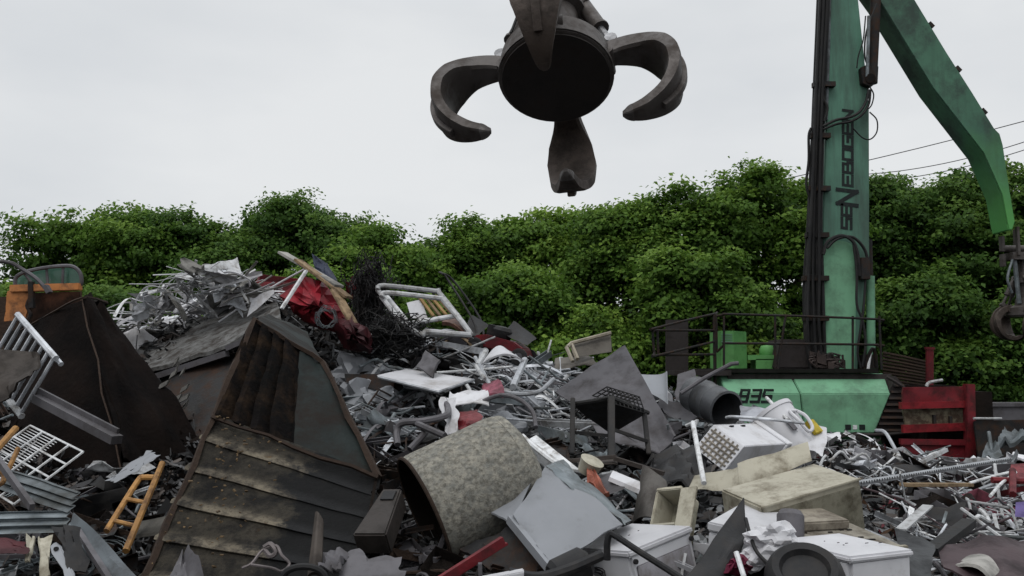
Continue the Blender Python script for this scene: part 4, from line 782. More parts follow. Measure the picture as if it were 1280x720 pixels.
# --- folded silver sheet hood beside the tank
S = lambda x, y, l: P(x, y, l)
ps = []; q = MB(); q.patch(S(640, 651, 5.35), S(688, 707, 5.0), S(778, 657, 5.35), S(682, 582, 5.85), 14, 14, .012, dent(.05, 2.2, 3)); ps.append(part('bent_panel', q, M_SILVER))
q = MB(); q.patch(S(682, 582, 5.84), S(778, 657, 5.34), S(784, 650, 5.8), S(700, 575, 6.2), 12, 6, .01, dent(.05, 4, 8)); ps.append(part('crumpled_edge', q, M_GALV))
q = MB(); q.patch(S(614, 641, 5.6), S(640, 652, 5.34), S(674, 583, 5.86), S(668, 588, 6.0), 5, 8, .012, dent(.015, 3, 1)); ps.append(part('side_flap', q, M_SILVER))
q = MB(); q.bar(S(637, 649, 5.36), S(686, 709, 4.99), .035, .05); ps.append(part('folded_lip', q, M_SILVER))
thing('sheet_hood', 'folded dented silver sheet metal hood right of the mottled tank', 'sheet metal', ps)
q = MB(); q.patch(S(646, 655, 5.5), S(684, 706, 5.2), S(640, 735, 5.2), S(575, 690, 5.5), 10, 10, .02, dent(.05, 3, 6)); one('sooty_panel', 'sooty dark grey panel leaning under the silver hood', 'panel', q, M_DARK)

# --- red angle bar at the bottom
q = MB(); a, b = P(548, 728, 4.75), P(629, 676, 4.95); q.bar(a, b, .03, .05); q.bar(a + Vector((.01, .05, -.02)), b + Vector((.01, .05, -.02)), .06, .012); one('red_angle_bar', 'red angle bar sticking up at the bottom under the tank', 'bar', q, M_RED)
q = MB(); q.bar(P(601, 730, 4.8), P(600, 704, 4.8), .05, .02); one('small_bracket', 'small grey bracket standing beside the red angle bar', 'bracket', q, M_GREY)

# --- white appliance in front of the silver hood
fr = Fr(P(786, 694, 5.1), P(864, 662, 5.42), P(728, 683, 5.55), .62, 1)
if fr.w.z > 0: fr.w = -fr.w
ps = []; q = MB(); fr.block(q, 0, 1, 0, 1, 0, 1); ps.append(part('body', q, M_WHITE, .02))
q = MB(); fr.block(q, -.02, 1.02, -.02, 1.02, -.035, .03); ps.append(part('top', q, M_WHITE, .012))
q = MB(); fr.block(q, .07, .93, -.012, .01, .12, .9); ps.append(part('front_panel', q, mat('greyed_enamel', (0.40, 0.39, 0.42), (0.33, 0.32, 0.35), 0.45, 0, 3, (0.2, 0.18, 0.17), 0.4, 4, 0.05), .006))
q = MB(); q.bar(fr(.30, -.03, .85), fr(.80, -.03, .18), .03, .015); q.bar(fr(.05, -.03, .8), fr(.9, -.03, .74), .03, .015); ps.append(part('brace', q, M_WTUBE))
q = MB()
for a_ in (.05, .94): q.lathe([(.015, 0), (.015, .015)], fr(a_, -.02, .07), -fr.v, 10)
ps.append(part('corner_screws', q, M_BLACK))
q = MB(); rg = random.Random(3)
for k in range(4): p = fr(rg.uniform(.3, .8), rg.uniform(.2, .6), -.0365 - .03); q.box(p - fr.w.normalized() * 0.002, fr.u.normalized() * rg.uniform(.005, .014), fr.v.normalized() * .0015, fr.w.normalized() * .002)
ps.append(part('scuff', q, M_GREY))
thing('white_appliance', 'white chipped appliance lying front down with a flat bright top', 'appliance', ps)
q = MB(); q.tube(catmull([P(759, 700, 4.75), P(759, 680, 4.75), P(762, 668, 4.75), P(768, 669, 4.74), P(800, 690, 4.68), P(850, 722, 4.6), P(880, 745, 4.55)], 4), .018, 8); one('bent_black_tube', 'bent black steel tube crossing in front of the white appliance', 'tube', q, M_BLACK)
q = MB(); q.tube(catmull([P(636, 716, 4.7), P(672, 722, 4.7), P(710, 712, 4.75), P(752, 694, 4.85)], 5), .03, 8); one('black_pipe', 'thick black pipe under the silver hood at the bottom', 'pipe', q, M_BLACK)
q = MB(); q.lathe([(.01, 0), (.07, 0), (.09, .03), (.09, .2), (.06, .23)], P(690, 724, 4.85), (.8, .3, .3), 20, jit=.03); one('dark_canister', 'smooth black canister at the bottom left of the white appliance', 'canister', q, M_BLACK)
q = MB(); q.box(P(628, 722, 4.65), (.11, 0, .02), (0, .04, 0), (0, 0, .02)); one('white_bracket', 'small white flat bracket at the very bottom under the hood', 'bracket', q, M_WHITE, .006)

# --- black triangular panel
ps = []; q = MB(); q.patch(P(846, 735, 4.75), P(902, 745, 4.7), P(932, 668, 5.25), P(930, 622, 5.5), 8, 10, .03, dent(.03, 3, 2)); ps.append(part(None, q, M_BLACK, .004))
thing('pointed_sheet', 'black pointed plastic panel standing up between white appliance and red scraps', 'panel', ps)
# --- cream open cabinet
fr = Fr(P(872, 607, 5.75), P(822, 612, 5.95), P(890, 690, 5.4), .22, 1)
if fr.w.y < 0: fr.w = -fr.w
ps = []; q = MB(); fr.block(q, 0, .42, 0, 1, 0, .06); ps.append(part('face_panel', q, M_CREAM, .008))
q = MB(); fr.block(q, .40, 1.04, -.03, .02, -.0, 1); fr.block(q, .98, 1.04, .022, .99, 0, 1); fr.block(q, .42, .99, .96, 1.0, 0, 1); ps.append(part('frame', q, M_CREAM, .006))
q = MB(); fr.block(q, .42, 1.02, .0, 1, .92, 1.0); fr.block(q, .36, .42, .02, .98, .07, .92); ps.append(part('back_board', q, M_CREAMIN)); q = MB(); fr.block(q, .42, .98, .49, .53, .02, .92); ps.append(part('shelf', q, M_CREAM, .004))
thing('open_cabinet', 'small open cream cabinet with one shelf leaning on its side', 'cabinet', ps)
# --- fender
q = MB(); q.patch(P(790, 655, 6.3), P(842, 655, 6.1), P(832, 600, 6.4), P(803, 582, 6.6), 10, 10, .015, lambda u, v: .10 * math.sin(math.pi * u) * (1 - v * .4)); one('curved_fender', 'grey brown curved fender standing behind the cream cabinet', 'fender', q, mat('brown_grey_streaked_steel', (0.10, 0.093, 0.085), (0.065, 0.06, 0.055), 0.5, 0.15, 3, (0.035, 0.03, 0.027), 0.4, 4, streak=True))
# --- cream folded panel and cream box
ps = []; q = MB(); q.patch(P(860, 612, 6.5), P(925, 610, 6.3), P(924, 583, 6.4), P(868, 595, 6.65), 8, 6, .012, dent(.02, 3, 2)); ps.append(part('short_leaf', q, M_CREAM)); q = MB(); q.patch(P(925, 610, 6.3), P(1015, 577, 6.3), P(1010, 554, 6.45), P(922, 582, 6.4), 8, 6, .012, dent(.02, 3, 5)); ps.append(part('long_leaf', q, M_CREAM))
thing('folded_panel', 'long cream folded sheet panel lying behind the big cream box', 'panel', ps)
fr = Fr(P(952, 634, 5.7), P(1075, 598, 5.95), P(928, 606, 6.15), .36, 1)
if fr.w.z > 0: fr.w = -fr.w
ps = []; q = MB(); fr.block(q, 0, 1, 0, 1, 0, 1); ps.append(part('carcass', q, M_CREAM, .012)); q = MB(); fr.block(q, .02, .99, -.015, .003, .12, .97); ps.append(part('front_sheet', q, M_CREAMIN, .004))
q = MB(); fr.block(q, -.004, 1.004, -.02, .02, -.012, .03); ps.append(part('folded_edge', q, M_CREAM, .003))
thing('cream_box', 'big cream metal casing lying on its side at the right centre', 'casing', ps)
# --- white cooker top between cabinet and cream box
fr = Fr(P(884, 652, 5.45), P(957, 668, 5.25), P(878, 622, 6.0), .16, 1)
if fr.w.z > 0: fr.w = -fr.w
ps = []; q = MB(); fr.block(q, 0, 1, 0, 1, 0, .35); ps.append(part('lid', q, M_WHITE, .01)); q = MB(); fr.block(q, .02, .98, .02, .98, .4, 1); ps.append(part('body', q, M_WHITE, .01)); q = MB(); fr.block(q, .88, .96, -.02, .02, .45, .9); ps.append(part('catch', q, M_BLACK, .004))
thing('white_cooktop', 'flat white appliance lid between the cream cabinet and the cream box', 'appliance', ps)
# --- beige carcass with raised panel
fr = Fr(P(1030, 690, 5.15), P(1132, 683, 5.35), P(985, 632, 6.1), .3, 1)
if fr.w.z > 0: fr.w = -fr.w
M_BEIGE = mat('dusty_beige_enamel', (0.30, 0.275, 0.23), (0.24, 0.22, 0.18), 0.6, 0, 3, (0.10, 0.085, 0.065), 0.4, 6, 0.1)
ps = []; q = MB(); fr.block(q, 0, 1, 0, 1, 0, 1); ps.append(part('body', q, M_BEIGE, .012)); q = MB(); fr.block(q, .2, .8, .35, .85, -.20, -.002); ps.append(part('raised_panel', q, mat('tan_raised_panel', (0.23, 0.205, 0.165), (0.18, 0.16, 0.13), 0.65, 0, 3, (0.09, 0.075, 0.06), 0.4, 6), .01))
q = MB(); rg = random.Random(6)
for k in range(12): q.box(fr(rg.uniform(.1, .95), rg.uniform(.05, .4), -.012), fr.u.normalized() * rg.uniform(.006, .03), fr.v.normalized() * .005, fr.w.normalized() * .003)
ps.append(part('scrape', q, M_DARK)); q = MB(); fr.block(q, -.01, 1.01, -.02, .012, -.03, .06); ps.append(part('edge_trim', q, M_CREAM, .004))
thing('beige_carcass', 'dusty beige appliance carcass with raised square panel at the lower right', 'appliance', ps)
q = MB(); fr2 = Fr(P(986, 690, 5.35), P(1036, 690, 5.3), P(984, 640, 5.6), .15, 1); q.lathe([(.02, 0), (.07, 0), (.08, .03), (.08, .26), (.06, .29)], P(988, 700, 5.35), (.12, .3, .9), 18); one('grey_cylinder', 'short upright dull grey cylinder left of the beige carcass', 'canister', q, M_GREY)
# --- white washer bottom right, with round door outline
fr = Fr(P(1062, 700, 4.75), P(1140, 691, 4.95), P(984, 683, 5.1), .62, 1); fr.v = fr.v.normalized() * .52
if fr.w.z > 0: fr.w = -fr.w
ps = []; q = MB(); fr.block(q, 0, 1, 0, 1, 0, 1); ps.append(part('body', q, M_WHITE, .022)); q = MB(); fr.block(q, -.02, 1.02, -.02, 1.02, -.03, .03); ps.append(part('top', q, M_WHITE, .012))
q = MB(); cc = fr(.5, -.004, .58); un, wn = fr.u.normalized(), fr.w.normalized(); q.tube([cc + un * .15 * math.cos(t) + wn * .15 * math.sin(t) for t in [k * math.pi / 16 for k in range(32)]], .008, 6, closed=True); ps.append(part('door_ring', q, M_WTUBE))
q = MB()
for k, a_ in enumerate((.18, .42, .62)): fr.block(q, -.012, .003, a_, a_ + .05, .12, .3 + .2 * (k == 0))
ps.append(part('vent_slots', q, M_BLACK))
q = MB(); rg = random.Random(16)
for k in range(6): q.box(fr(rg.uniform(.1, .9), rg.uniform(.1, .9), -.0505), un * rg.uniform(.004, .014), fr.v.normalized() * .0015, wn * .002)
ps.append(part('scuff', q, M_GREY))
thing('white_washer', 'white washing machine with round door outline at the bottom right', 'washing machine', ps)
# --- black round drum pan
q = MB(); q.lathe([(.02, .02), (.11, .02), (.125, .05), (.16, .06), (.185, .03), (.2, -.02), (.195, -.06), (.05, -.08)], P(1006, 718, 4.6), (-.15, -.55, .8), 36, True, True); one('black_pan', 'round black rubber pan in front of the white washer', 'pan', q, M_BLACK)
# --- laundry basket
c0 = P(908, 560, 7.2); ps = []; q = MB()
axb = Vector((-.55, -.62, -.30)).normalized(); xb, yb = perp(axb)
fr = Fr(P(872, 552, 7.3), P(905, 585, 7.1), P(905, 527, 7.6), .34, 1)
fr = Fr(P(868, 560, 7.25), P(905, 589, 6.95), P(891, 530, 7.25), .40, 1); fr.w = P(948, 528, 7.65) - P(891, 530, 7.25)
def shell(fr, mb, t=.03):
    fr.block(mb, 0, 1, 0, 1, 0, t); fr.block(mb, 0, t, 0, 1, t, 1); fr.block(mb, 1 - t, 1, 0, 1, t, 1); fr.block(mb, t, 1 - t, 0, t, t, 1); fr.block(mb, t, 1 - t, 1 - t, 1, t, 1)
shell(fr, q); ps.append(part('tub', q, M_WHITE, .012))
q = MB()
for k in range(1, 7): q.bar(fr(k / 7, .05, -.012), fr(k / 7, .95, -.012), .012, .012)
for k in range(1, 6): q.bar(fr(.05, k / 6, -.014), fr(.95, k / 6, -.014), .012, .012)
ps.append(part('lattice_base', q, mat('yellowed_lattice', (0.30, 0.27, 0.23), None, 0.6)))
q = MB(); fr.block(q, -.06, 1.06, -.06, -.005, .9, 1.02); fr.block(q, -.06, 1.06, 1.005, 1.06, .9, 1.02); fr.block(q, -.06, -.005, 0, 1, .9, 1.02); fr.block(q, 1.005, 1.06, 0, 1, .9, 1.02); ps.append(part('rim', q, M_WHITE, .012))
q = MB()
for a_ in (.3, .55): q = MB(); q.box(fr(.12, 1.0, a_), fr.u.normalized() * .012, fr.v.normalized() * .012, fr.w.normalized() * .03); ps.append(part('grip_hole', q, M_BLACK, .008))
thing('laundry_basket', 'white plastic laundry basket tipped over with its lattice base showing', 'basket', ps)
# --- white bucket with yellow label
ax2 = Vector((.35, -.5, .35)).normalized(); b0 = P(985, 545, 8.2); ps = []; q = MB(); q.lathe([(.17, -.25), (.185, -.1), (.20, .1), (.215, .22), (.225, .22), (.225, .26), (.205, .26), (.19, .1), (.16, -.22)], b0, Vector((-.45, .45, .7)), 28, True, True); ps.append(part('tub', q, M_WHITE)); q = MB()
x_, y_ = perp(Vector((-.45, .45, .7))); nb = Vector((-.45, .45, .7)).normalized(); sd_ = Vector((.55, -.8, -.1)); sd_ = (sd_ - nb * sd_.dot(nb)).normalized(); bn = nb.cross(sd_)
q.tube(catmull([b0 + sd_ * .21 + nb * .12 + bn * .06, b0 + sd_ * .25 + nb * .02 + bn * .07, b0 + sd_ * .25 + nb * -.1 + bn * .04, b0 + sd_ * .24 + nb * -.12 - bn * .03, b0 + sd_ * .25 + nb * .0 - bn * .05, b0 + sd_ * .22 + nb * .12 - bn * .03], 4), .016, 7, closed=True); ps.append(part('handle', q, M_WHITE))
q = MB(); q.box(b0 + sd_ * .19 + bn * .13 - nb * .08, bn * .05, nb * .07, sd_ * .02); ps.append(part('label_patch', q, M_YPLAST, .005))
q = MB(); q.box(b0 + sd_ * .197 - bn * .10 + nb * .02, bn * .03, nb * .07, sd_ * .006); ps.append(part('dark_stain', q, M_GREY, .003))
thing('white_bucket', 'white plastic bucket with yellow label lying against the green machine view', 'bucket', ps)
bpy.data.objects['white_bucket']['label'] = 'white plastic bucket with yellow patch lying right of the laundry basket'
panel('clear_lid', 'cloudy clear plastic sheet behind the white laundry basket', 'plastic sheet', [P(924, 526, 8.6), P(972, 530, 8.2), P(968, 512, 8.6), P(925, 506, 9.0)], M_CLEAR, .006, dent(.03, 3, 5))
panel('white_sheet', 'small white enamel sheet leaning right of the white bucket', 'sheet', [P(1005, 560, 7.9), P(1030, 570, 7.7), P(1030, 536, 8.2), P(1008, 528, 8.3)], M_WHITE, .01, dent(.03, 2, 4))
q = MB(); q.tube([P(958, 497, 8.5), P(985, 525, 8.0)], .016, 8); one('white_stick', 'thin white stick poking up above the white bucket', 'stick', q, M_WTUBE)
q = MB(); q.tube(catmull([P(908, 522, 8.0), P(916, 521, 7.9), P(960, 524, 7.6), P(1005, 529, 7.6)], 4), .014, 7); one('thin_rod', 'thin grey rod lying across basket and bucket', 'rod', q, M_ALU)
# --- black barrel
B0_, B1_ = P(868, 492, 9.5), P(907, 512, 9.0); ax_ = (B1_ - B0_).normalized(); q = MB(); L_ = (B1_ - B0_).length; rB = .19
q.lathe([(.02, 0), (rB, 0), (rB, L_ * .3), (rB * 1.04, L_ * .33), (rB, L_ * .36), (rB, L_ * .66), (rB * 1.04, L_ * .69), (rB, L_ * .72), (rB, L_), (rB * 1.05, L_ + .01), (rB * .93, L_ + .02), (rB * .92, L_ * .1), (.02, L_ * .08)], B0_, ax_, 32, False, False); one('steel_drum', 'open dark steel drum lying left of the numeral panel', 'drum', q, mat('dark_grey_drum_paint', (0.11, 0.115, 0.122), (0.075, 0.078, 0.084), 0.35, 0.3, 3, (0.04, 0.036, 0.034), 0.3, 4))
q = MB(); q.tube([P(851, 492, 9.2), P(880, 473, 9.2), P(914, 455, 9.2), P(923, 454, 9.2)], .022, 7); one('bent_rod', 'thin dark rod rising over the drum towards the green cabinet', 'rod', q, M_GREY)
panel('tin_sheet', 'upright grey tin sheet left of the steel drum, taller of two', 'sheet', [P(846, 500, 9.9), P(876, 505, 9.8), P(868, 461, 10.3), P(847, 468, 10.3)], M_GREY, .01, dent(.04, 3, 2))
panel('tin_sheet', 'pale curved tin sheet just right of the big grey plate', 'sheet', [P(800, 485, 10), P(834, 505, 9.7), P(833, 464, 10.2), P(800, 468, 10.4)], M_SILVER, .01, lambda u, v: .08 * math.sin(u * 3))
# --- big grey plate
panel('steel_plate', 'big dull grey kite shaped steel plate leaning on the heap', 'plate', [P(818, 572, 7.9), P(846, 548, 8.0), P(782, 434, 9.4), P(693, 488, 9.2)], M_GREY, .012, dent(.05, 2.5, 7), 14, 14)
panel('steel_plate', 'smaller dull grey plate hanging below the kite shaped plate', 'plate', [P(745, 545, 8.3), P(825, 568, 7.85), P(800, 520, 8.6), P(730, 500, 8.8)], M_GREY, .012, dent(.03, 2.5, 3))
# --- black table frame with basket
M_BF = mat('sooty_black_frame', (0.016, 0.016, 0.017), (0.03, 0.029, 0.028), 0.5, 0.2, 4, (0.045, 0.04, 0.037), 0.3, 5)
tp = [P(717, 505, 7.6), P(764, 497, 7.3), P(810, 516, 7.7), P(765, 542, 8.1)]
ps = []; q = MB(); q.patch(*tp, 6, 6, .02, dent(.02, 2, 2)); ps.append(part('seat', q, M_BLACK))
q = MB(); q.bar(P(764, 497, 7.28), P(764, 577, 6.95), .055, .055, up=(0, 1, 0)); ps.append(part('leg', q, M_BF, .006)); q = MB(); q.bar(P(716, 498, 7.58), P(715, 568, 7.3), .04, .04, up=(0, 1, 0)); ps.append(part('leg', q, M_BF, .006)); q = MB(); q.bar(P(805, 514, 7.68), P(811, 568, 7.5), .04, .04, up=(0, 1, 0)); ps.append(part('leg', q, M_BF, .006))
q = MB(); q.bar(P(716, 540, 7.45), P(764, 545, 7.1), .025, .025); q.bar(P(764, 536, 7.12), P(810, 552, 7.55), .025, .025); ps.append(part('stretcher', q, M_BF)); q = MB(); q.tube([tp[0], tp[1], tp[2]], .02, 7); ps.append(part('seat_rail', q, M_BF))
q = MB(); fr = Fr(P(765, 504, 7.28), P(806, 516, 7.6), P(768, 490, 7.4), .16, 1)
if fr.w.y < 0: fr.w = -fr.w
for k in range(9): q.bar(fr(k / 8, 0, 0), fr(k / 8, 1, 0), .008, .008)
for k in range(5): q.bar(fr(0, k / 4, -.01), fr(1, k / 4, -.01), .008, .008)
for k in range(9): q.bar(fr(k / 8, 1, 0), fr(k / 8, 1, 1), .008, .008)
for k in range(4): q.bar(fr(0, 1.01, k / 3), fr(1, 1.01, k / 3), .008, .008)
ps.append(part('mesh_back', q, M_BF)); thing('black_chair', 'black square legged metal chair standing before the big grey plate', 'chair', ps)
q = MB(); q.patch(P(722, 582, 6.9), P(768, 580, 6.7), P(768, 572, 6.9), P(724, 572, 7.1), 6, 4, .03); q.bar(P(690, 578, 7), P(770, 571, 6.75), .04, .03); q.bar(P(768, 573, 6.75), P(830, 592, 6.6), .04, .03); one('channel_frame', 'brown channel frame lying under the black chair legs', 'frame', q, mat('dull_brown_channel', (0.085, 0.07, 0.062), (0.06, 0.05, 0.045), 0.6, 0.2, 4))
# --- tan panel box
ps = []; q = MB(); q.patch(P(716, 447, 11.2), P(765, 440, 11.2), P(763, 416, 11.4), P(714, 430, 11.4), 8, 5, .02, dent(.02, 2, 2)); ps.append(part('panel', q, mat('dim_tan_board', (0.11, 0.10, 0.085), (0.085, 0.075, 0.065), 0.7, 0, 3))); q = MB(); q.tube([P(709, 434, 11.1), P(714, 429, 11.3), P(764, 416, 11.3)], .025, 6); q.tube([P(708, 434, 11.1), P(716, 452, 10.9)], .025, 6); q.tube([P(714, 430, 11.3), P(722, 449, 11.1)], .03, 6); ps.append(part('frame', q, mat('pale_tan_frame', (0.26, 0.23, 0.18), None, 0.6))); thing('tan_board', 'tan framed board standing on the crest behind the big grey plate', 'board', ps)
panel('tan_sheet', 'flat tan sheet lying on the crest left of the tan framed board', 'sheet', [P(692, 462, 11.0), P(745, 456, 10.9), P(735, 445, 11.6), P(694, 448, 11.5)], mat('dim_tan_board', (0.1, 0.1, 0.1)), .02, dent(.05, 3, 2))
# --- black bag
q = MB(); q.patch(P(812, 600, 6.9), P(892, 604, 6.7), P(884, 560, 7.4), P(818, 562, 7.6), 14, 14, .02, dent(.12, 4, 5)); one('black_sheeting', 'black crumpled sheeting under the laundry basket', 'sheeting', q, M_BLACK)
q = MB(); q.tube([P(866, 528, 7.0), P(880, 604, 6.3)], .019, 8); q.tube([P(858, 532, 7.1), P(872, 526, 7.0), P(868, 533, 7.0)], .014, 6); one('white_pole', 'upright white pole left of the laundry basket', 'pole', q, M_WTUBE)
# --- lawn mower
ps = []; c = P(628, 434, 10.9); fx = Vector((.86, -.25, -.22)).normalized(); fy = Vector((.25, .9, .0)).normalized(); fz = fx.cross(fy) * 1
if fz.z < 0: fz = -fz
def ml(x, y, z): return c + fx * x + fy * y + fz * z
q = MB(); pro = [(-.34, -.05), (-.32, .07), (-.2, .11), (.18, .10), (.3, .05), (.36, -.05)]; q.prism([ml(x, -.2, z) for x, z in pro], fy * .42); ps.append(part('deck', q, M_RED, .015))
q = MB(); q.lathe([(.12, 0), (.13, .02), (.13, .1), (.10, .14), (.03, .15)], ml(-.05, 0, .10), fz, 18); q.box(ml(-.16, 0, .17), fx * .06, fy * .07, fz * .07); ps.append(part('engine', q, M_BLACK))
for x in (-.27, .30):
    for y in (-.25, .24):
        q = MB(); q.lathe([(.03, -.02), (.07, -.025), (.10, -.015), (.10, .015), (.07, .025), (.03, .02)], ml(x, y, -.05), fy, 18); h_ = MB(); h_.lathe([(.045, 0), (.045, .012)], ml(x, y - .03, -.05), fy, 12); ps.append(part('wheel', q, M_BLACK, kids=[part('hub', h_, M_GREY)]))
q = MB(); q.tube(catmull([ml(-.3, -.17, 0), P(592, 402, 11.0), P(560, 350, 11.3), P(553, 342, 11.3), P(550, 341, 11.5), P(566, 350, 11.7), P(600, 398, 11.5), ml(-.3, .17, 0)], 5), .014, 6); q.tube([P(584, 379, 11.1), P(586, 379, 11.5)], .012, 6); ps.append(part('handle', q, M_BLACK))
q = MB(); q.patch(ml(-.5, -.17, 0.03), ml(-.32, -.17, .05), ml(-.3, .17, .2), ml(-.55, .17, .28), 6, 6, .03, dent(.03, 2, 2)); q.patch(ml(.0, -.1, .16), ml(.3, -.1, .1), ml(.3, .25, .2), ml(.0, .25, .34), 6, 6, .03, dent(.03, 2, 3)); ps.append(part('grass_bag', q, M_BLACK))
thing('lawn_mower', 'red lawn mower with black handle lying on the crest', 'lawn mower', ps)
# --- white double tube bed frame
ps = []
for k, (dx, dy, dz) in enumerate(((0, 0, 0), (5, 9, -.15))):
    pl = [(472 + dx, 362 + dy), (480 + dx, 357 + dy), (545 + dx, 364 + dy), (549 + dx, 366 + dy), (586, 414), (580, 418), (530 + dx, 418 - dy * .4), (522 + dx, 418), (498 + dx, 394 + dy)]
    q = MB(); q.tube(catmull([P(a, b, 10.4 + dz - (b - 357) * .008) for a, b in pl] + [P(pl[0][0], pl[0][1], 10.4 + dz)], 4), .03, 8); ps.append(part('frame_tube', q, M_WTUBE))
q = MB(); q.tube([P(516, 404, 9.95), P(574, 394, 10.05)], .028, 8); q.tube([P(480, 366, 10.35), P(521, 416, 9.85)], .024, 8); ps.append(part('cross_tube', q, M_WTUBE))
thing('bed_frame', 'white double tube rounded frame propped on the crest', 'bed frame', ps)
panel('white_board', 'small white board seen through the white tube frame', 'board', [P(516, 398, 10.7), P(535, 399, 10.7), P(527, 374, 11.0), P(510, 378, 11.0)], M_WHITE, .02)
for k in range(4):
    q = MB(); q.bar(P(524 + k * 7, 371 - k * .5, 11.0), P(547 + k * 8, 402 - k * 1, 10.6), .04, .02); one('wooden_slat', 'yellowish wooden slat leaning inside the white tube frame', 'slat', q, M_WOOD if k % 2 else mat('yellow_pine', (0.34, 0.22, 0.09), (0.27, 0.17, 0.07), 0.7, 0, 6), group='wooden slats in the white tube frame')
q = MB(); q.patch(P(552, 402, 10.2), P(584, 420, 9.9), P(590, 414, 10.1), P(566, 395, 10.4), 6, 6, .05, lambda u, v: .06 * math.sin(u * 3.14)); one('brown_shell', 'pinkish brown plastic shell at the lower corner of the white tube frame', 'plastic shell', q, M_FLESH)
# --- red scrap bundle, planks, blue tarp
def crumple(mb, outline, Y, seed, amp=.16):
    """sharply creased sheet filling an outline: a fan of facets pushed in and out along ridges"""
    rg = random.Random(seed); n = len(outline); cxm = sum(p[0] for p in outline) / n; cym = sum(p[1] for p in outline) / n; rings = 4; m = n * 4; vs = []; fs = []
    for r in range(rings + 1):
        for i in range(m):
            a = outline[i // 4]; b = outline[(i // 4 + 1) % n]; t = (i % 4) / 4; x, y = lerp(a[0], b[0], t), lerp(a[1], b[1], t); k = r / rings
            f = lerp(1, .04, k); px, py = cxm + (x - cxm) * f + rg.gauss(0, 2.2) * (r < rings), cym + (y - cym) * f + rg.gauss(0, 2.0) * (r < rings)
            vs.append(P(px, py, Y - (1 - (1 - k) ** 2) * amp * 2.2 + rg.choice((-1, 1)) * rg.uniform(.25, 1) * amp * .55))
    for r in range(rings):
        for i in range(m):
            a, b, c, d = r * m + i, r * m + (i + 1) % m, (r + 1) * m + (i + 1) % m, (r + 1) * m + i
            fs += [(a, b, c), (a, c, d)] if rg.random() < .5 else [(a, b, d), (b, c, d)]
    fs.append(tuple(rings * m + i for i in range(m))); bk = len(vs); vs.append(P(cxm, cym + 6, Y + .5)); fs += [(bk, (i + 1) % m, i) for i in range(m)]; mb.add(vs, fs)
def blob(mb, c, r, sc, seed, sub=3, am=.35, fq=2.2):
    bm = bmesh.new(); bmesh.ops.create_icosphere(bm, subdivisions=sub, radius=1); vs = []
    for v in bm.verts:
        d = v.co.normalized(); k = 1 + am * mnoise.noise(d * fq * .7 + Vector((seed, 0, 0))) + am * .55 * abs(mnoise.noise(d * fq * 1.5 + Vector((0, seed, 0)))) + am * .2 * abs(mnoise.noise(d * fq * 3.5 + Vector((0, seed, 3))))
        vs.append(Vector(c) + Vector((d.x * sc[0], d.y * sc[1], d.z * sc[2])) * r * k)
    fs = [tuple(v.index for v in f.verts) for f in bm.faces]; bm.free(); mb.add(vs, fs)
q = MB(); crumple(q, [(352, 372), (372, 344), (400, 352), (436, 384), (442, 420), (410, 416), (372, 398)], 10.0, 5); one('red_tarp', 'crumpled red sheet metal bundle near the top of the heap', 'sheet metal', q, mat('crimson_car_paint', (0.26, 0.018, 0.028), (0.17, 0.014, 0.022), 0.4, 0, 3, (0.07, 0.015, 0.018), 0.3, 5), ang=25)
q = MB(); crumple(q, [(414, 402), (440, 392), (464, 420), (462, 442), (430, 436)], 9.65, 9); one('maroon_scrap', 'smaller dark red crumpled piece below the red bundle', 'sheet metal', q, mat('dark_maroon_paint', (0.075, 0.012, 0.016), (0.05, 0.010, 0.014), 0.5, 0, 3), ang=25)
q = MB(); rg = random.Random(2); c = P(408, 397, 9.5)
for k in range(7):
    r_ = rg.uniform(.08, .12); e1, e2 = perp(Vector((rg.uniform(-.4, .4), -1, rg.uniform(-.3, .3)))); q.tube([c + (e1 * math.cos(t) + e2 * math.sin(t)) * r_ * (1 + .1 * math.sin(3 * t + k)) + Vector((0, 0, rg.uniform(-.02, .02))) for t in [i * math.pi / 10 for i in range(20)]], .004, 4, closed=True)
one('wire_ring', 'loose ring of thin pale wire hanging on the red bundle', 'wire coil', q, M_GALV)
for (a, b, c_, d_), lb, m_, w_ in [(((353, 316), (424, 358), 10.2, 9.8), 'long pale plank pointing up left at the very top of the heap', M_STONE, .16), (((372, 325), (436, 372), 10.0, 9.7), 'second weathered plank under the topmost pale plank', M_WOOD, .14), (((383, 338), (352, 386), 9.8, 9.6), 'white strip leaning down left against the red bundle', M_WTUBE, .05), (((418, 362), (442, 405), 9.7, 9.5), 'short wooden board standing right of the red bundle', M_WOOD, .12)]:
    q = MB(); q.bar(P(*a, c_), P(*b, d_), w_, .03); one('plank', lb, 'plank', q, m_, .004)
panel('blue_tarp', 'dark blue tarp corner rising behind the top plank', 'tarp', [P(395, 348, 10.6), P(427, 362, 10.4), P(408, 328, 10.8), P(391, 318, 10.9)], M_BLUE, .02, dent(.08, 3, 2))
# --- black wire tangle
def tangle(name, label, c, r, sc, n, m, wr, seed):
    rg = random.Random(seed); q = MB(); c = Vector(c)
    for k in range(n):
        p = Vector([rg.gauss(0, .45) for _ in range(3)]); d = Vector([rg.gauss(0, 1) for _ in range(3)]); pts_ = []
        for i in range(9):
            pts_.append(c + Vector((p.x * sc[0], p.y * sc[1], p.z * sc[2])) * r); p += d.normalized() * .22; d = d * .7 + Vector([rg.gauss(0, .7) for _ in range(3)]) - p * .35
        q.tube(pts_, wr, 3, cap=False)
    return one(name, label, 'wire tangle', q, m)
tangle('wire_tangle', 'big fuzzy black tangle of thin wire left of the white tube frame', P(462, 370, 10.6), .34, (.62, .6, 1.1), 480, M_BLACK, .006, 4)
tangle('wire_tangle', 'lower dark wire tangle drooping below the white tube frame', P(490, 420, 9.9), .38, (1.0, .6, .6), 360, M_BLACK, .006, 5)
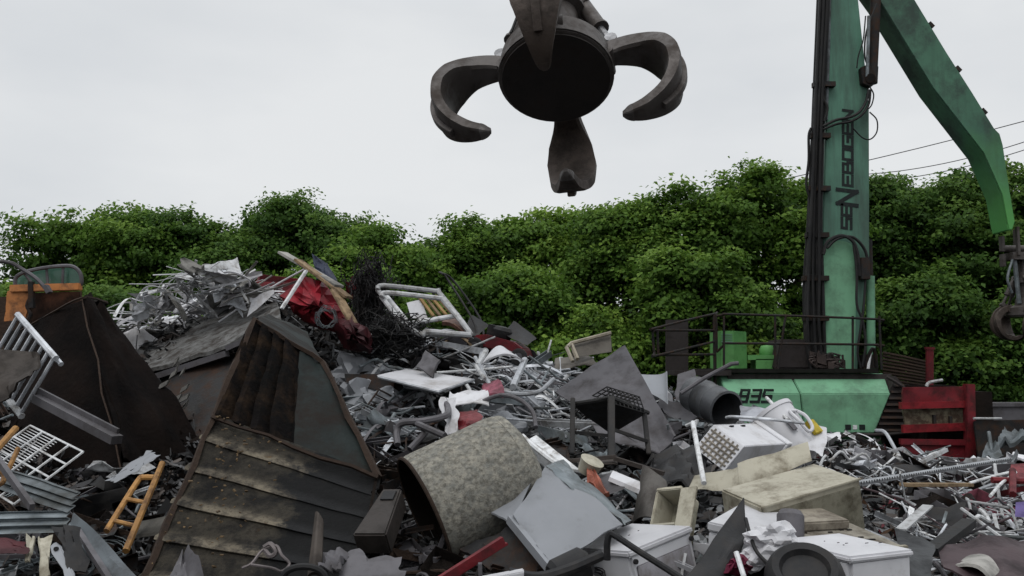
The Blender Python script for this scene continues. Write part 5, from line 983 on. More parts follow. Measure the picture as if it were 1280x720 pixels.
# --- middle: white table top, chairs, tubes
ps = []; q = MB(); q.patch(P(473, 470, 8.9), P(548, 489, 8.6), P(592, 474, 9.2), P(510, 462, 9.7), 8, 8, .02, dent(.01, 2, 2)); ps.append(part('top', q, M_WHITE)); q = MB(); q.tube([P(473, 471, 8.88), P(548, 490, 8.58), P(592, 475, 9.18)], .016, 6); ps.append(part('edge_strip', q, M_ALU)); thing('table_top', 'flat white table top lying level below the wire tangle', 'table top', ps)
panel('crushed_box', 'small dark grey crushed bin standing on the white table top', 'bin', [P(520, 458, 9.3), P(540, 470, 9.1), P(550, 450, 9.3), P(532, 438, 9.5)], M_GREY, .03, dent(.03, 2, 2))
def chair_frame(label, pts, m, r=.022, seat=None):
    ps = []; 
    for pl in pts: q = MB(); q.tube(catmull([P(*p) for p in pl], 5), r, 8); ps.append(part('frame_tube', q, m))
    if seat: q = MB(); q.patch(*[P(*p) for p in seat], 5, 5, .02, dent(.02, 2, 1)); ps.append(part('seat', q, M_BLACK))
    thing('tube_chair', label, 'chair', ps)
chair_frame('dark grey bent tube chair left above the mottled tank', [[(497, 556, 7.2), (496, 540, 7.3), (503, 529, 7.3), (530, 526, 7.2), (556, 520, 7.3), (560, 512, 7.5), (558, 505, 7.7)], [(522, 530, 7.2), (540, 538, 7.0), (556, 545, 6.9)], [(512, 562, 7.0), (528, 545, 7.1), (534, 536, 7.2)]], M_GREY, .028, [(520, 556, 7.1), (548, 548, 7.0), (545, 536, 7.3), (528, 538, 7.4)])
q = MB(); q.tube(catmull([P(594, 447, 9.2), P(602, 462, 8.9), P(615, 483, 8.6), P(640, 492, 8.4), P(672, 490, 8.4), P(692, 474, 8.7)], 6), .022, 8); one('curved_tube', 'long grey tube curved like a smile above the mottled tank', 'tube', q, M_ALU)
q = MB(); q.tube(catmull([P(594, 512, 8.2), P(605, 501, 8.1), P(628, 494, 8.0), P(650, 500, 7.9), P(666, 515, 7.8), P(670, 534, 7.6)], 6), .02, 8); one('curved_tube', 'dark arched tube just above the top edge of the mottled tank', 'tube', q, M_GREY)
q = MB(); q.tube([P(656, 450, 9.6), P(641, 484, 8.6)], .036, 8); one('thick_tube', 'thick pale tube leaning below the lawn mower wheel', 'tube', q, M_ALU)
ps = []; q = MB(); q.tube(catmull([P(597, 457, 9.0), P(607, 440, 9.3), P(606, 438, 9.3)], 3), .03, 8); q.tube([P(595, 457, 9), P(606, 474, 8.7)], .022, 8); one('bent_elbow', 'white bent elbow tube below the lawn mower', 'tube', q, M_WTUBE)
panel('white_fender', 'white plastic fender under the lawn mower', 'fender', [P(600, 456, 9.3), P(655, 452, 9.4), P(636, 441, 9.7), P(608, 446, 9.6)], M_WHITE, .02, lambda u, v: .1 * math.sin(u * 3))
panel('pink_panel', 'dusty pink plastic panel behind the smile shaped tube', 'panel', [P(606, 494, 8.3), P(632, 492, 8.2), P(622, 474, 8.6), P(604, 480, 8.7)], M_PINK, .03, dent(.03, 2, 2))
panel('red_sheet', 'dark red folded sheet above the left end of the mottled tank', 'sheet', [P(568, 540, 7.3), P(602, 530, 7.2), P(594, 512, 7.6), P(570, 516, 7.6)], M_RED, .02, dent(.06, 3, 2))
panel('white_sheet', 'bright white sheet standing left of the dark red folded sheet', 'sheet', [P(556, 545, 7.2), P(570, 540, 7.1), P(566, 498, 7.7), P(552, 496, 7.8)], M_WHITE, .01, dent(.05, 3, 7))
panel('white_sheet', 'dirty white sheet behind the dark red folded sheet', 'sheet', [P(560, 508, 8.0), P(612, 504, 8.0), P(608, 486, 8.5), P(562, 490, 8.6)], M_WHITE, .01, dent(.05, 3, 8))
q = MB(); q.patch(P(655, 548, 6.9), P(700, 580, 6.6), P(722, 588, 6.8), P(668, 545, 7.2), 12, 6, .02, lambda u, v: .12 * math.sin(3.1 * v)); q.tube(catmull([P(653, 545, 6.85), P(672, 562, 6.7), P(700, 582, 6.55), P(728, 590, 6.6)], 5), .02, 7); one('car_bumper', 'long pale curved bumper lying between tank and black chair', 'bumper', q, M_WTUBE)
q = MB(); q.patch(P(733, 606, 6.2), P(762, 618, 6.0), P(742, 585, 6.4), P(734, 580, 6.5), 6, 6, .03, dent(.06, 3, 2)); one('terracotta_scrap', 'small terracotta plastic piece under the brown channel frame', 'plastic piece', q, M_TERRA)
q = MB(); q.lathe([(.01, -.05), (.07, -.05), (.085, .04), (.09, .05), (.07, .055), (.02, .06)], P(737, 583, 6.5), (.35, -.3, .8), 18); one('white_tub', 'small rounded off white tub above the terracotta piece', 'tub', q, M_CREAM)
panel('grey_tray', 'dark grey tray below the brown channel frame', 'tray', [P(752, 618, 6.2), P(778, 612, 6.1), P(768, 590, 6.5), P(742, 592, 6.6)], M_GREY, .03, lambda u, v: .06 * math.sin(3 * u))
panel('white_rail', 'white board edge right of the dark grey tray', 'board', [P(762, 596, 6.3), P(800, 612, 6.0), P(800, 602, 6.1), P(766, 588, 6.4)], M_WHITE, .03)
# --- crumpled silver pieces left of centre
for (cx_, cy_, r_, sd), lb in zip([(452, 498, .24, 1), (478, 512, .22, 2), (440, 466, .2, 3), (497, 485, .18, 4), (610, 520, .2, 5), (655, 515, .2, 6), (632, 540, .16, 7)], ['largest crumpled aluminium ball right of the tipped skip', 'rounded crumpled silver duct above the dark chair', 'crumpled silver sheet high beside the tipped skip', 'small crumpled silver piece under the white table top', 'crumpled silver sheet just above the tank', 'crumpled silver sheet right of the arched tube', 'small crumpled silver sheet at the tank top edge']):
    q = MB(); blob(q, Q(cx_, cy_, .12), r_, (1, .7, .8), sd * 2.7, 3, .9, 2.0); one('crumpled_metal', lb, 'sheet metal', q, M_SILVER, ang=25)
# --- left bottom cluster
ps = []; Y_ = 7.4; q = MB()
fr = Fr(P(22, 393, 7.3), P(70, 448, 6.9), P(-30, 432, 7.5), .1, 1)
q.tube([fr(0, 0, 0), fr(1, 0, 0)], .026, 7); q.tube([fr(0.03, 0.05, .5), fr(1.03, .05, .5)], .02, 7); ps.append(part('side_rail', q, M_ALU))
for k in range(8): q = MB(); q.tube([fr(.02 + k * .135, 0, 0), fr(.02 + k * .135, .95, .0)], .015, 6); ps.append(part('rung', q, M_ALU))
q = MB(); q.tube([fr(0, .95, 0), fr(1, .95, 0)], .026, 7); ps.append(part('side_rail', q, M_WTUBE)); thing('white_rack', 'white barred rack leaning at the left edge below the orange loader', 'rack', ps)
panel('brown_sheet', 'dull brown bent sheet at the left edge under the white rack', 'sheet', [P(-20, 515, 6.6), P(40, 470, 6.7), P(48, 440, 7.0), P(-20, 435, 7.0)], mat('dull_brown_paint', (0.055, 0.045, 0.038), (0.04, 0.033, 0.028), 0.6, 0, 3), .02, dent(.08, 2.4, 4))
q = MB(); q.bar(P(47, 498, 6.9), P(146, 550, 6.4), .09, .06); q.bar(P(47, 494, 6.95), P(146, 546, 6.45), .02, .12); one('grey_beam', 'straight dark grey beam slanting down right at the left', 'beam', q, M_GREY)
fr = Fr(P(38, 532, 6.3), P(104, 565, 5.9), P(20, 588, 5.9), .02, 1); q = MB()
for k in range(5): q.tube([fr(k / 4, 0, 0), fr(k / 4, 1, 0)], .008, 5)
for k in range(5): q.tube([fr(0, k / 4, 0), fr(1, k / 4, 0)], .008, 5)
for k in range(26): q.tube([fr(0.01, k / 25, 0.5), fr(.55, k / 25, .5)], .0035, 4)
one('wire_shelf', 'white wire grid shelf lying at the lower left', 'wire shelf', q, M_WTUBE)
for (cs, lb) in (([P(8, 585, 5.9), P(98, 615, 5.5), P(90, 638, 5.4), P(0, 608, 5.8)], 'upper corrugated galvanised sheet at the lower left'), ([P(-20, 640, 5.5), P(86, 638, 5.4), P(86, 664, 5.3), P(-20, 667, 5.4)], 'lower corrugated galvanised sheet at the lower left edge')):
    q = MB(); q.patch(*cs, 10, 24, .012, add2(ribs(2.8, .022, 'v', False), dent(.01, 2, 3))); one('corrugated_sheet', lb, 'corrugated sheet', q, M_GALV)
ps = []; q = MB(); q.tube([P(203, 579, 6.0), P(157, 689, 5.3)], .021, 8); ps.append(part('rail', q, M_YEL)); q = MB(); q.tube(catmull([P(193, 597, 5.9), P(180, 597, 5.92), P(172, 602, 5.9), P(133, 664, 5.5)], 5), .019, 8); ps.append(part('rail', q, M_YEL))
for a, b, c_, d_ in ((160, 624, 180, 628), (143, 651, 167, 657)): q = MB(); q.tube([P(a, b, 5.72 - (b - 624) * .006), P(c_, d_, 5.7 - (b - 624) * .006)], .014, 7); ps.append(part('rung', q, M_YEL))
thing('yellow_ladder', 'orange yellow tube ladder standing left of the tipped skip', 'ladder', ps)
q = MB(); q.tube([P(-4, 562, 5.9), P(20, 535, 6.1)], .022, 8); q.tube([P(10, 588, 5.8), P(23, 560, 5.9)], .016, 7); q.tube(catmull([P(-3, 590, 5.7), P(4, 592, 5.7), P(4, 602, 5.65), P(-3, 607, 5.65)], 4), .016, 7); one('yellow_tube', 'broken orange yellow tube at the left edge', 'tube', q, M_YEL)
q = MB(); q.bar(P(-6, 570, 5.75), P(40, 634, 5.3), .03, .04); one('grey_strip', 'thin grey strip crossing the corrugated sheets at the left edge', 'strip', q, M_GREY)
q = MB(); q.patch(P(135, 600, 6.0), P(146, 603, 5.9), P(196, 570, 6.1), P(184, 563, 6.2), 14, 5, .012, dent(.06, 6, 2)); one('crumpled_bracket', 'crumpled silver bracket just above the yellow ladder', 'bracket', q, M_SILVER)
ps = []; q = MB(); q.patch(P(92, 640, 5.4), P(182, 730, 4.85), P(150, 745, 4.8), P(84, 660, 5.3), 10, 6, .015, dent(.03, 2, 2)); ps.append(part('face', q, mat('blue_grey_enamel', (0.10, 0.115, 0.125), (0.08, 0.09, 0.1), 0.5, 0.1, 3, (0.04, 0.04, 0.04), 0.3, 4)));q = MB(); q.bar(P(96, 662, 5.28), P(140, 730, 4.85), .03, .03); ps.append(part('fold', q, M_GREY)); thing('blue_grey_panel', 'blue grey flat panel sloping down at the bottom left', 'panel', ps)
q = MB(); q.patch(P(47, 672, 5.2), P(63, 672, 5.2), P(62, 720, 4.95), P(50, 725, 4.95), 4, 8, .012, dent(.03, 2, 2)); one('cream_plate', 'cream bent metal plate standing at the bottom left', 'plate', q, M_CREAM)
q = MB(); q.patch(P(35, 672, 5.25), P(45, 674, 5.25), P(38, 705, 5.0), P(31, 702, 5.0), 4, 8, .012, dent(.03, 2, 3)); one('cream_plate', 'narrower cream plate left of the bent cream plate', 'plate', q, M_CREAM)
q = MB(); q.prism([P(a, b, 5.0 - (b - 680) * .004) for a, b in ((62, 683), (68, 678), (76, 684), (92, 718), (94, 740), (84, 740), (78, 712), (64, 692))], (0, .02, 0)); one('arm_plate', 'pale arm shaped plate with a round hole at the bottom left', 'plate', q, M_SILVER, .004); q = MB(); q.lathe([(.012, -.004), (.012, .01)], P(70.5, 686, 4.97), (0, -1, .1), 14); q2 = one('rubber_plug', 'black round plug in the hole of the pale arm plate', 'plug', q, M_BLACK)
q = MB(); q.patch(P(80, 662, 5.1), P(97, 658, 5.1), P(106, 715, 4.9), P(90, 716, 4.9), 5, 8, .04, dent(.05, 3, 3)); one('black_shard', 'black torn plate standing between cream plates and blue grey panel', 'plate', q, M_BLACK)
panel('red_scrap', 'dark red flat scrap lying at the bottom left edge', 'scrap', [P(-20, 692, 5.1), P(34, 692, 5.0), P(32, 678, 5.2), P(-20, 670, 5.3)], mat('dark_maroon_paint', (0.07, 0.01, 0.01)), .02, dent(.04, 3, 3))
panel('black_sheet', 'black sheet covering the bottom left corner', 'sheet', [P(-40, 700, 4.9), P(62, 745, 4.7), P(60, 760, 4.6), P(-40, 760, 4.7)], M_BLACK, .02, dent(.04, 2, 3))
panel('grey_block', 'flat grey board half hidden right of the yellow ladder', 'board', [P(172, 668, 5.5), P(205, 664, 5.5), P(208, 645, 5.7), P(174, 652, 5.8)], mat('dusty_board', (0.085, 0.08, 0.07), None, 0.8), .03)
panel('dark_shard', 'dark folded shard at the bottom in front of the tipped skip', 'shard', [P(208, 730, 4.75), P(262, 735, 4.7), P(236, 684, 4.95), P(225, 690, 5.0)], M_GREY, .015, dent(.06, 3, 4))
# --- bottom centre
fr = Fr(P(440, 668, 5.15), P(482, 668, 5.1), P(452, 612, 5.5), .15, 1)
if fr.w.y < 0: fr.w = -fr.w
q = MB(); q.hexa([fr(0, 0, 0), fr(1, 0, 0), fr(1, 0, 1), fr(0, 0, 1), fr(.25, 1, 0), fr(.85, 1, 0), fr(.85, 1, 1), fr(.25, 1, 1)]); q2 = MB(); fr.block(q2, .34, .76, .72, .93, -.06, -.005); thing('dark_bin', 'tapering dark brown bin standing left of the tank mouth', 'bin', [part('body', q, mat('dark_brown_plastic', (0.028, 0.023, 0.021), (0.04, 0.034, 0.03), 0.5, 0, 2, rnd=0), .01), part('recess', q2, M_BLACK, .006)])
q = MB(); q.patch(P(384, 720, 4.75), P(402, 720, 4.75), P(404, 650, 5.1), P(394, 640, 5.15), 5, 8, .02, lambda u, v: .03 * math.sin(u * 3)); one('upright_shard', 'tall narrow dark shard curled at its top in front of the tipped skip', 'shard', q, mat('dull_brown_paint', (0, 0, 0)))
panel('bent_plate', 'grey bent plate at the bottom below the tapering dark bin', 'plate', [P(420, 725, 4.75), P(500, 735, 4.65), P(500, 698, 4.95), P(432, 692, 5.0)], M_GREY, .015, dent(.07, 3, 12))
panel('torn_plate', 'small torn grey plate left of the bent plate at the bottom', 'plate', [P(398, 718, 4.75), P(426, 712, 4.75), P(434, 686, 5.0), P(402, 700, 4.95)], M_GREY, .015, dent(.07, 3, 14))
q = MB(); q.tube(catmull([P(303, 710, 4.8), P(315, 704, 4.8), P(328, 688, 4.85), P(345, 682, 4.85), P(352, 694, 4.8), P(362, 705, 4.8), P(352, 714, 4.75), P(340, 710, 4.75), P(314, 706, 4.78)], 4), .008, 6); q.tube(catmull([P(330, 684, 4.86), P(338, 680, 4.86), P(345, 690, 4.84), P(338, 695, 4.84), P(330, 686, 4.86)], 4), .014, 6); one('bent_wire', 'thin bent wire loops at the bottom in front of the tipped skip', 'wire', q, mat('grey_pink_wire', (0.16, 0.14, 0.14), None, 0.5, 0.3))
q = MB(); q.tube([P(380 + 26 * math.cos(t), 722 + 14 * math.sin(t), 4.7) for t in [math.pi + k * math.pi / 10 for k in range(11)]], .018, 8); one('rubber_hose', 'black hose arch at the bottom edge beside the upright shard', 'hose', q, M_RUBBER)
# --- between black panel and washer: tubes, white plush scrap, red bits
q = MB(); q.tube(catmull([P(932, 648, 5.2), P(938, 670, 5.1), P(946, 690, 5.0), P(962, 706, 4.9), P(980, 716, 4.8)], 5), .011, 7); one('black_wire', 'bent black rod between black panel and white washer', 'rod', q, M_BLACK)
q = MB(); q.tube([P(920, 690, 4.8), P(932, 728, 4.7)], .014, 7); one('white_rod', 'short white rod in front of the black pointed panel', 'rod', q, M_WTUBE)
for k, (x, y, r_) in enumerate(((955, 672, .07), (972, 668, .08), (948, 694, .07), (966, 690, .09), (938, 702, .06))):
    q = MB(); blob(q, P(x, y, 5.1), r_, (1.2, .7, .7), k * 3.1, 3, .8, 2.4); one('white_rag', 'crumpled white plastic rag heaped left of the white washer', 'plastic rag', q, M_WHITE, group='white plastic rags', ang=25)
q = MB(); crumple(q, [(904, 716), (912, 698), (930, 690), (940, 706), (932, 722)], 4.85, 4, .035); one('magenta_rag', 'crumpled magenta red rag beside the short white rod', 'rag', q, mat('magenta_red_cloth', (0.17, 0.02, 0.05), (0.1, 0.012, 0.03), 0.7), ang=25)
# --- right field landmark pieces
ps = []; q = MB(); a, b = P(1073, 604, 7.4), P(1262, 574, 9.2); q.bar(a, b, .055, .025, up=(0, -.3, 1)); ps.append(part('rail', q, M_ALU)); q = MB(); nn = Vector((0, -.95, .3)).normalized()
for k in range(70): p = lerp(a, b, (k + .5) / 70) + Vector((0, -.034, .006)); q.box(p, (b - a).normalized() * .009, Vector((0, 0, 1)) * .009, Vector((0, 1, 0)) * .003)
pr_ = part('slots', q, M_BLACK); ps.append(pr_); thing('slotted_rail', 'long slotted grey rail lying across the right side of the heap', 'rail', ps)
q = MB(); q.bar(P(1128, 606, 7.6), P(1213, 606, 8.0), .075, .03); one('timber_batten', 'pale brown timber batten under the long slotted rail', 'batten', q, M_WOOD, .004)
q = MB(); q.tube(catmull([P(1212, 604, 8.0), P(1240, 596, 8.1), P(1266, 590, 8.2), P(1268, 592, 8.1), P(1252, 604, 7.8), P(1238, 620, 7.4)], 3), .014, 7); one('bent_tube', 'thin white tube bent to a V at the right edge', 'tube', q, M_WTUBE)
q = MB(); q.bar(P(1126, 662, 6.4), P(1160, 632, 6.9), .075, .012); one('white_flat_bar', 'wide white flat bar slanting up in the lower right field', 'bar', q, M_WTUBE)
panel('dark_sheet', 'dark grey flat sheet standing right of the white washer', 'sheet', [P(1132, 735, 4.9), P(1160, 720, 5.0), P(1165, 682, 5.5), P(1120, 660, 5.7)], mat('slate_grey_sheet', (0.055, 0.058, 0.062), (0.045, 0.047, 0.05), 0.5, 0.1), .012, dent(.03, 2, 3))
q = MB(); q.bar(P(1163, 690, 5.6), P(1212, 653, 6.4), .09, .05); one('black_bar', 'thick black bar slanting up in the lower right field', 'bar', q, M_BLACK)
q = MB(); q.tube([P(1202, 636, 6.9), P(1268, 684, 5.9)], .013, 6); one('long_tube', 'long thin tube slanting down right in the lower right field', 'tube', q, M_WTUBE)
q = MB(); q.patch(P(1194, 706, 5.2), P(1272, 740, 4.9), P(1276, 726, 5.0), P(1210, 694, 5.5), 12, 5, .02, lambda u, v: .05 * math.sin(u * 5)); one('curved_trim', 'wavy pale trim strip in the bottom right corner', 'trim', q, M_STONE)
panel('maroon_sheet', 'dull maroon flat sheet in the lower right corner', 'sheet', [P(1180, 720, 5.1), P(1290, 735, 5.0), P(1285, 670, 5.9), P(1172, 682, 5.7)], mat('dull_maroon_sheet', (0.075, 0.05, 0.055), (0.055, 0.038, 0.042), 0.55, 0, 3), .012, dent(.06, 2.6, 3))
q = MB(); q.tube(catmull([P(1240, 600, 7.9), P(1266, 601, 7.9), P(1285, 601, 7.9)], 3), .03, 7); q.tube([P(1266, 588, 8), P(1266, 618, 7.6)], .03, 7); one('red_bracket', 'dark red T shaped bracket at the right edge', 'bracket', q, M_RED)
panel('red_sheet', 'small bright red panel at the right edge under the rail end', 'panel', [P(1264, 596, 8.6), P(1295, 598, 8.6), P(1295, 578, 8.9), P(1266, 580, 8.9)], M_RED, .02)
panel('purple_sheet', 'small purple plastic panel at the right edge', 'panel', [P(1272, 646, 7.0), P(1295, 648, 7.0), P(1295, 626, 7.3), P(1273, 628, 7.3)], M_PURPLE, .02)
q = MB(); q.tube(catmull([P(1095, 538, 11.5), P(1106, 540, 11.3), P(1116, 556, 11.0), P(1126, 574, 10.8)], 4), .022, 7); one('hooked_tube', 'hooked grey tube standing in front of the green machine skirt', 'tube', q, M_ALU)
q = MB(); q.tube([P(1236, 540, 12.0), P(1240, 565, 11.8)], .024, 7); q.patch(P(1226, 572, 11.6), P(1254, 572, 11.5), P(1246, 554, 11.9), P(1234, 554, 12), 6, 6, .03, dent(.08, 3, 3)); one('torn_post', 'torn pale post standing at the right near the dark container', 'post', q, M_GALV)
panel('pale_lid', 'pale flat debris piled on the crest at the far right', 'sheet', [P(1246, 551, 12.5), P(1300, 549, 12.3), P(1300, 539, 12.9), P(1256, 542, 13)], M_GALV, .06, dent(.15, 5, 3))

for o_ in list(bpy.data.objects):
    if o_.name.split('.')[0] in ('scuff', 'scrape'): o_['kind'] = 'stuff'
# ------------------------------------------------------------------ loose pieces of the heap: prototypes, then individual copies
PRO = {}
def proto(kind, mb, ang=32): PRO.setdefault(kind, []).append((mb, ang))
rg = random.Random(21)
for k in range(12):   # bent tubes
    q = MB(); L = rg.uniform(.5, 1.25); nb = rg.choice((1, 1, 2, 2, 3)); p = Vector((-L / 2, 0, 0)); d = Vector((1, 0, 0)); pts_ = [p.copy()]; segs = nb + 1
    for s in range(segs):
        for t in range(3): p = p + d * L / segs / 3; pts_.append(p.copy())
        d = (d + Vector((rg.gauss(0, .5), rg.gauss(0, .7), rg.gauss(0, .4)))).normalized()
    q.tube(catmull(pts_, 3) if nb else [pts_[0], pts_[-1]], rg.choice((.008, .011, .014, .018)), 7); proto('bent_tube', q)
for k in range(10):   # straight rods, some slightly sprung
    q = MB(); L = rg.uniform(.6, 1.5); bw = rg.gauss(0, .035); q.tube([Vector((L * (i / 6 - .5), bw * math.sin(math.pi * i / 6), 0)) for i in range(7)], rg.choice((.006, .008, .011, .014)), 7); proto('straight_rod', q)
for k in range(8):    # hoops and arcs
    q = MB(); r_ = rg.uniform(.15, .42); a0 = rg.uniform(0, 3); a1 = a0 + rg.uniform(1.5, 4.5); q.tube([Vector((r_ * math.cos(lerp(a0, a1, i / 18)), r_ * math.sin(lerp(a0, a1, i / 18)) * rg.uniform(.98, 1.0), .04 * math.sin(i))) for i in range(19)], rg.choice((.008, .012, .016)), 7); proto('arched_tube', q)
for k in range(12):   # twisted strips
    q = MB(); L = rg.uniform(.3, .95); w_ = rg.uniform(.025, .075); tw = rg.gauss(0, .9); bd = rg.gauss(0, .18); n_ = 14; top = []; kx = rg.uniform(.3, .7); kb = rg.gauss(0, .5)
    vs = []; fs = []
    for i in range(n_ + 1):
        t = i / n_; a_ = tw * t; c = Vector((L * (t - .5), 0, bd * math.sin(math.pi * t) + (max(0, t - kx)) * kb * L)); sd = Vector((0, math.cos(a_), math.sin(a_))) * w_ / 2; nn_ = Vector((0, -math.sin(a_), math.cos(a_))) * .003
        vs += [c - sd - nn_, c + sd - nn_, c + sd + nn_, c - sd + nn_]
    for i in range(n_):
        for j in range(4): fs.append((i * 4 + j, i * 4 + (j + 1) % 4, i * 4 + 4 + (j + 1) % 4, i * 4 + 4 + j))
    fs += [(3, 2, 1, 0), tuple(n_ * 4 + j for j in range(4))]; q.add(vs, fs); proto('metal_strip', q)
for k in range(14):   # crumpled sheets
    q = MB(); a_, b_ = rg.uniform(.2, .55), rg.uniform(.14, .4); f1 = dent(rg.uniform(.04, .13), rg.uniform(1.5, 4), k * 1.3 + .5); fo = rg.uniform(.3, .7); fa = rg.gauss(0, .4); fb = rg.gauss(0, .25); fc = rg.gauss(0, .15)
    cs = [Vector((-a_ / 2 + rg.gauss(0, .05), -b_ / 2 + rg.gauss(0, .04), 0)), Vector((a_ / 2 + rg.gauss(0, .05), -b_ / 2 + rg.gauss(0, .04), rg.gauss(0, .06))), Vector((a_ / 2 + rg.gauss(0, .06), b_ / 2 + rg.gauss(0, .05), 0)), Vector((-a_ / 2 + rg.gauss(0, .06), b_ / 2 + rg.gauss(0, .05), rg.gauss(0, .06)))]
    q.patch(*cs, 14, 10, .004, lambda u, v: f1(u, v) + max(0, u - fo) * fa - abs(v - fo) * fb + abs(u + v - 1) * fc); proto('crumpled_sheet', q, 25)
for k in range(8):    # angle and channel bars
    q = MB(); L = rg.uniform(.5, 1.2); w_ = rg.uniform(.03, .06); q.box((0, 0, 0), (L / 2, 0, 0), (0, w_ / 2, 0), (0, 0, .003)); q.box((0, w_ / 2 - .003, w_ / 2 + .003), (L / 2, 0, 0), (0, .003, 0), (0, 0, w_ / 2))
    if k % 2: q.box((0, -w_ / 2 + .003, w_ / 2 + .003), (L / 2, 0, 0), (0, .003, 0), (0, 0, w_ / 2))
    proto('angle_bar', q)
for k in range(8):    # battered open trays and casings
    q = MB(); a_, b_, c_ = rg.uniform(.12, .3), rg.uniform(.1, .22), rg.uniform(.05, .18); sk = [Vector((rg.gauss(0, .025), rg.gauss(0, .025), rg.gauss(0, .025))) for _ in range(8)]
    C8 = [Vector((x * a_, y * b_, z * c_)) + sk[i] for i, (x, y, z) in enumerate(((-1, -1, 0), (1, -1, 0), (1, 1, 0), (-1, 1, 0), (-1, -1, 1), (1, -1, 1), (1, 1, 1), (-1, 1, 1)))]
    for f in ((0, 1, 2, 3), (0, 1, 5, 4), (1, 2, 6, 5), (2, 3, 7, 6), (3, 0, 4, 7))[:rg.choice((3, 4, 5, 5))]: q.patch(*[C8[i] for i in f], 5, 5, .004, dent(.012, 2, k + f[1]))
    proto('broken_casing', q, 28)
for k in range(5):    # coils
    q = MB(); r_ = rg.uniform(.07, .2); pts_ = [Vector((r_ * (1 + .15 * math.sin(i * .37 + k)) * math.cos(i * .42), r_ * (1 + .2 * math.sin(i * .23)) * math.sin(i * .42), .03 * math.sin(i * .31) + i * .0006)) for i in range(70)]; q.tube(pts_, rg.choice((.004, .006, .009)), 5); proto('wire_coil', q)
for k in range(6):    # frames
    q = MB(); a_, b_ = rg.uniform(.2, .5), rg.uniform(.14, .3); r_ = rg.uniform(.008, .014); q.tube(catmull([(-a_, -b_, 0), (a_ * .95, -b_, .02), (a_, -b_ * .9, 0), (a_, b_ * .95, .05), (a_ * .92, b_, .04), (-a_, b_ * 1.05, -.03)], 4), r_, 7)
    for s in range(rg.choice((1, 2, 4))): x = rg.uniform(-a_, a_ * .9); q.tube([(x, -b_, 0), (x + rg.gauss(0, .04), b_, .03)], r_ * .8, 6)
    proto('bent_rack', q)
for k in range(4):    # hubs, lids, short cylinders
    q = MB(); r_ = rg.uniform(.05, .12); q.lathe([(r_ * .3, 0), (r_ * .9, 0), (r_, .015), (r_, .05 + .1 * k / 4), (r_ * .85, .055 + .1 * k / 4), (r_ * .8, .03), (.01, .03)], (0, 0, 0), (0, 0, 1), 20, jit=.02); proto('round_can', q)
MESH = {}
def pmesh(kind, i, m):
    key = (kind, i, m.name)
    if key not in MESH: mb, ang = PRO[kind][i]; MESH[key] = make_mesh(kind, mb, m, (0, 0, 0), 0, ang)
    return MESH[key]
KEEP = []   # stretches of the heap that the pieces above should stay visible in: (x0, y0, x1, y1)
for b in ((20, 372, 260, 580), (255, 400, 470, 700), (190, 560, 440, 700), (500, 530, 680, 690), (635, 585, 790, 705), (730, 655, 865, 715), (825, 600, 950, 690), (865, 555, 1075, 650), (990, 625, 1135, 715), (870, 525, 1030, 590),
          (715, 450, 830, 560), (480, 355, 580, 415), (355, 345, 440, 405), (133, 580, 205, 690), (0, 395, 70, 470), (480, 462, 590, 487), (868, 478, 925, 525), (20, 535, 105, 668), (600, 415, 650, 445), (1000, 690, 1050, 720)): KEEP.append(b)
CNT = {}
def scatter(zone, n, mix, label, group, seed, tilt=.35, lift=(-.03, .10), sc=(.75, 1.25), jump=.0, along=None):
    """zone: quad of picture corners whose sight lines are dropped on the heap; mix: [(kind, weight, [(material, weight)], wording)]"""
    rg = random.Random(seed); done = 0; tries = 0
    while done < n and tries < n * 12:
        tries += 1; u, v = rg.random(), rg.random(); a = lerp(Vector(zone[0]), Vector(zone[1]), u); b = lerp(Vector(zone[3]), Vector(zone[2]), u); c = lerp(a, b, v)
        if any(x0 < c.x < x1 and y0 < c.y < y1 for x0, y0, x1, y1 in KEEP): continue
        d = D(c.x, c.y)
        if d is None: continue
        sfac = min(1.1, max(.42, d / 9.5)); rp_ = .16 * sfac * F / d
        if any(x0 < c.x < x1 and y0 < c.y - rp_ < y1 for x0, y0, x1, y1 in KEEP): continue
        p = P(c.x, c.y, d); kind, _, ms, word = rg.choices(mix, [m_[1] for m_ in mix])[0]; m = rg.choices([q[0] for q in ms], [q[1] for q in ms])[0]
        if CNT.get(kind, 0) >= 285: continue
        CNT[kind] = CNT.get(kind, 0) + 1
        me = pmesh(kind, rg.randrange(len(PRO[kind])), m); o = bpy.data.objects.new(kind, me); COL.objects.link(o)
        nrm = (HN(p.x, p.y) * .7 + Vector((0, -.15, .5)) + Vector([rg.gauss(0, tilt) for _ in range(3)])).normalized(); xd = Vector([rg.gauss(0, 1), rg.gauss(0, 1), rg.gauss(0, .45)])
        if along: xd = Vector(along) + Vector([rg.gauss(0, .45) for _ in range(3)])
        xd = (xd - nrm * xd.dot(nrm)).normalized(); yd = nrm.cross(xd); s = rg.uniform(*sc) * (sfac ** .4 if ('tube' in kind or 'rod' in kind) else sfac)
        o.matrix_world = Matrix.Translation(p + nrm * rg.uniform(*lift)) @ Matrix(((xd.x, yd.x, nrm.x), (xd.y, yd.y, nrm.y), (xd.z, yd.z, nrm.z))).to_4x4() @ Matrix.Scale(s, 4)
        tag(o, f'{word} {label}', kind.split('_')[-1] if kind != 'crumpled_sheet' else 'metal sheet', f'{word}s {group}'); done += 1
PALE = [(M_ALU, 4), (M_WTUBE, 5), (M_GALV, 2), (M_GREY, 1)]; GREYS = [(M_GREY, 3), (M_GALV, 3), (M_DARK, 3), (M_ALU, 1)]; DARKS = [(M_DARK, 4), (M_RUST, 3), (M_BLACK, 3), (M_GREY, 2), (M_RUSTB, 1)]
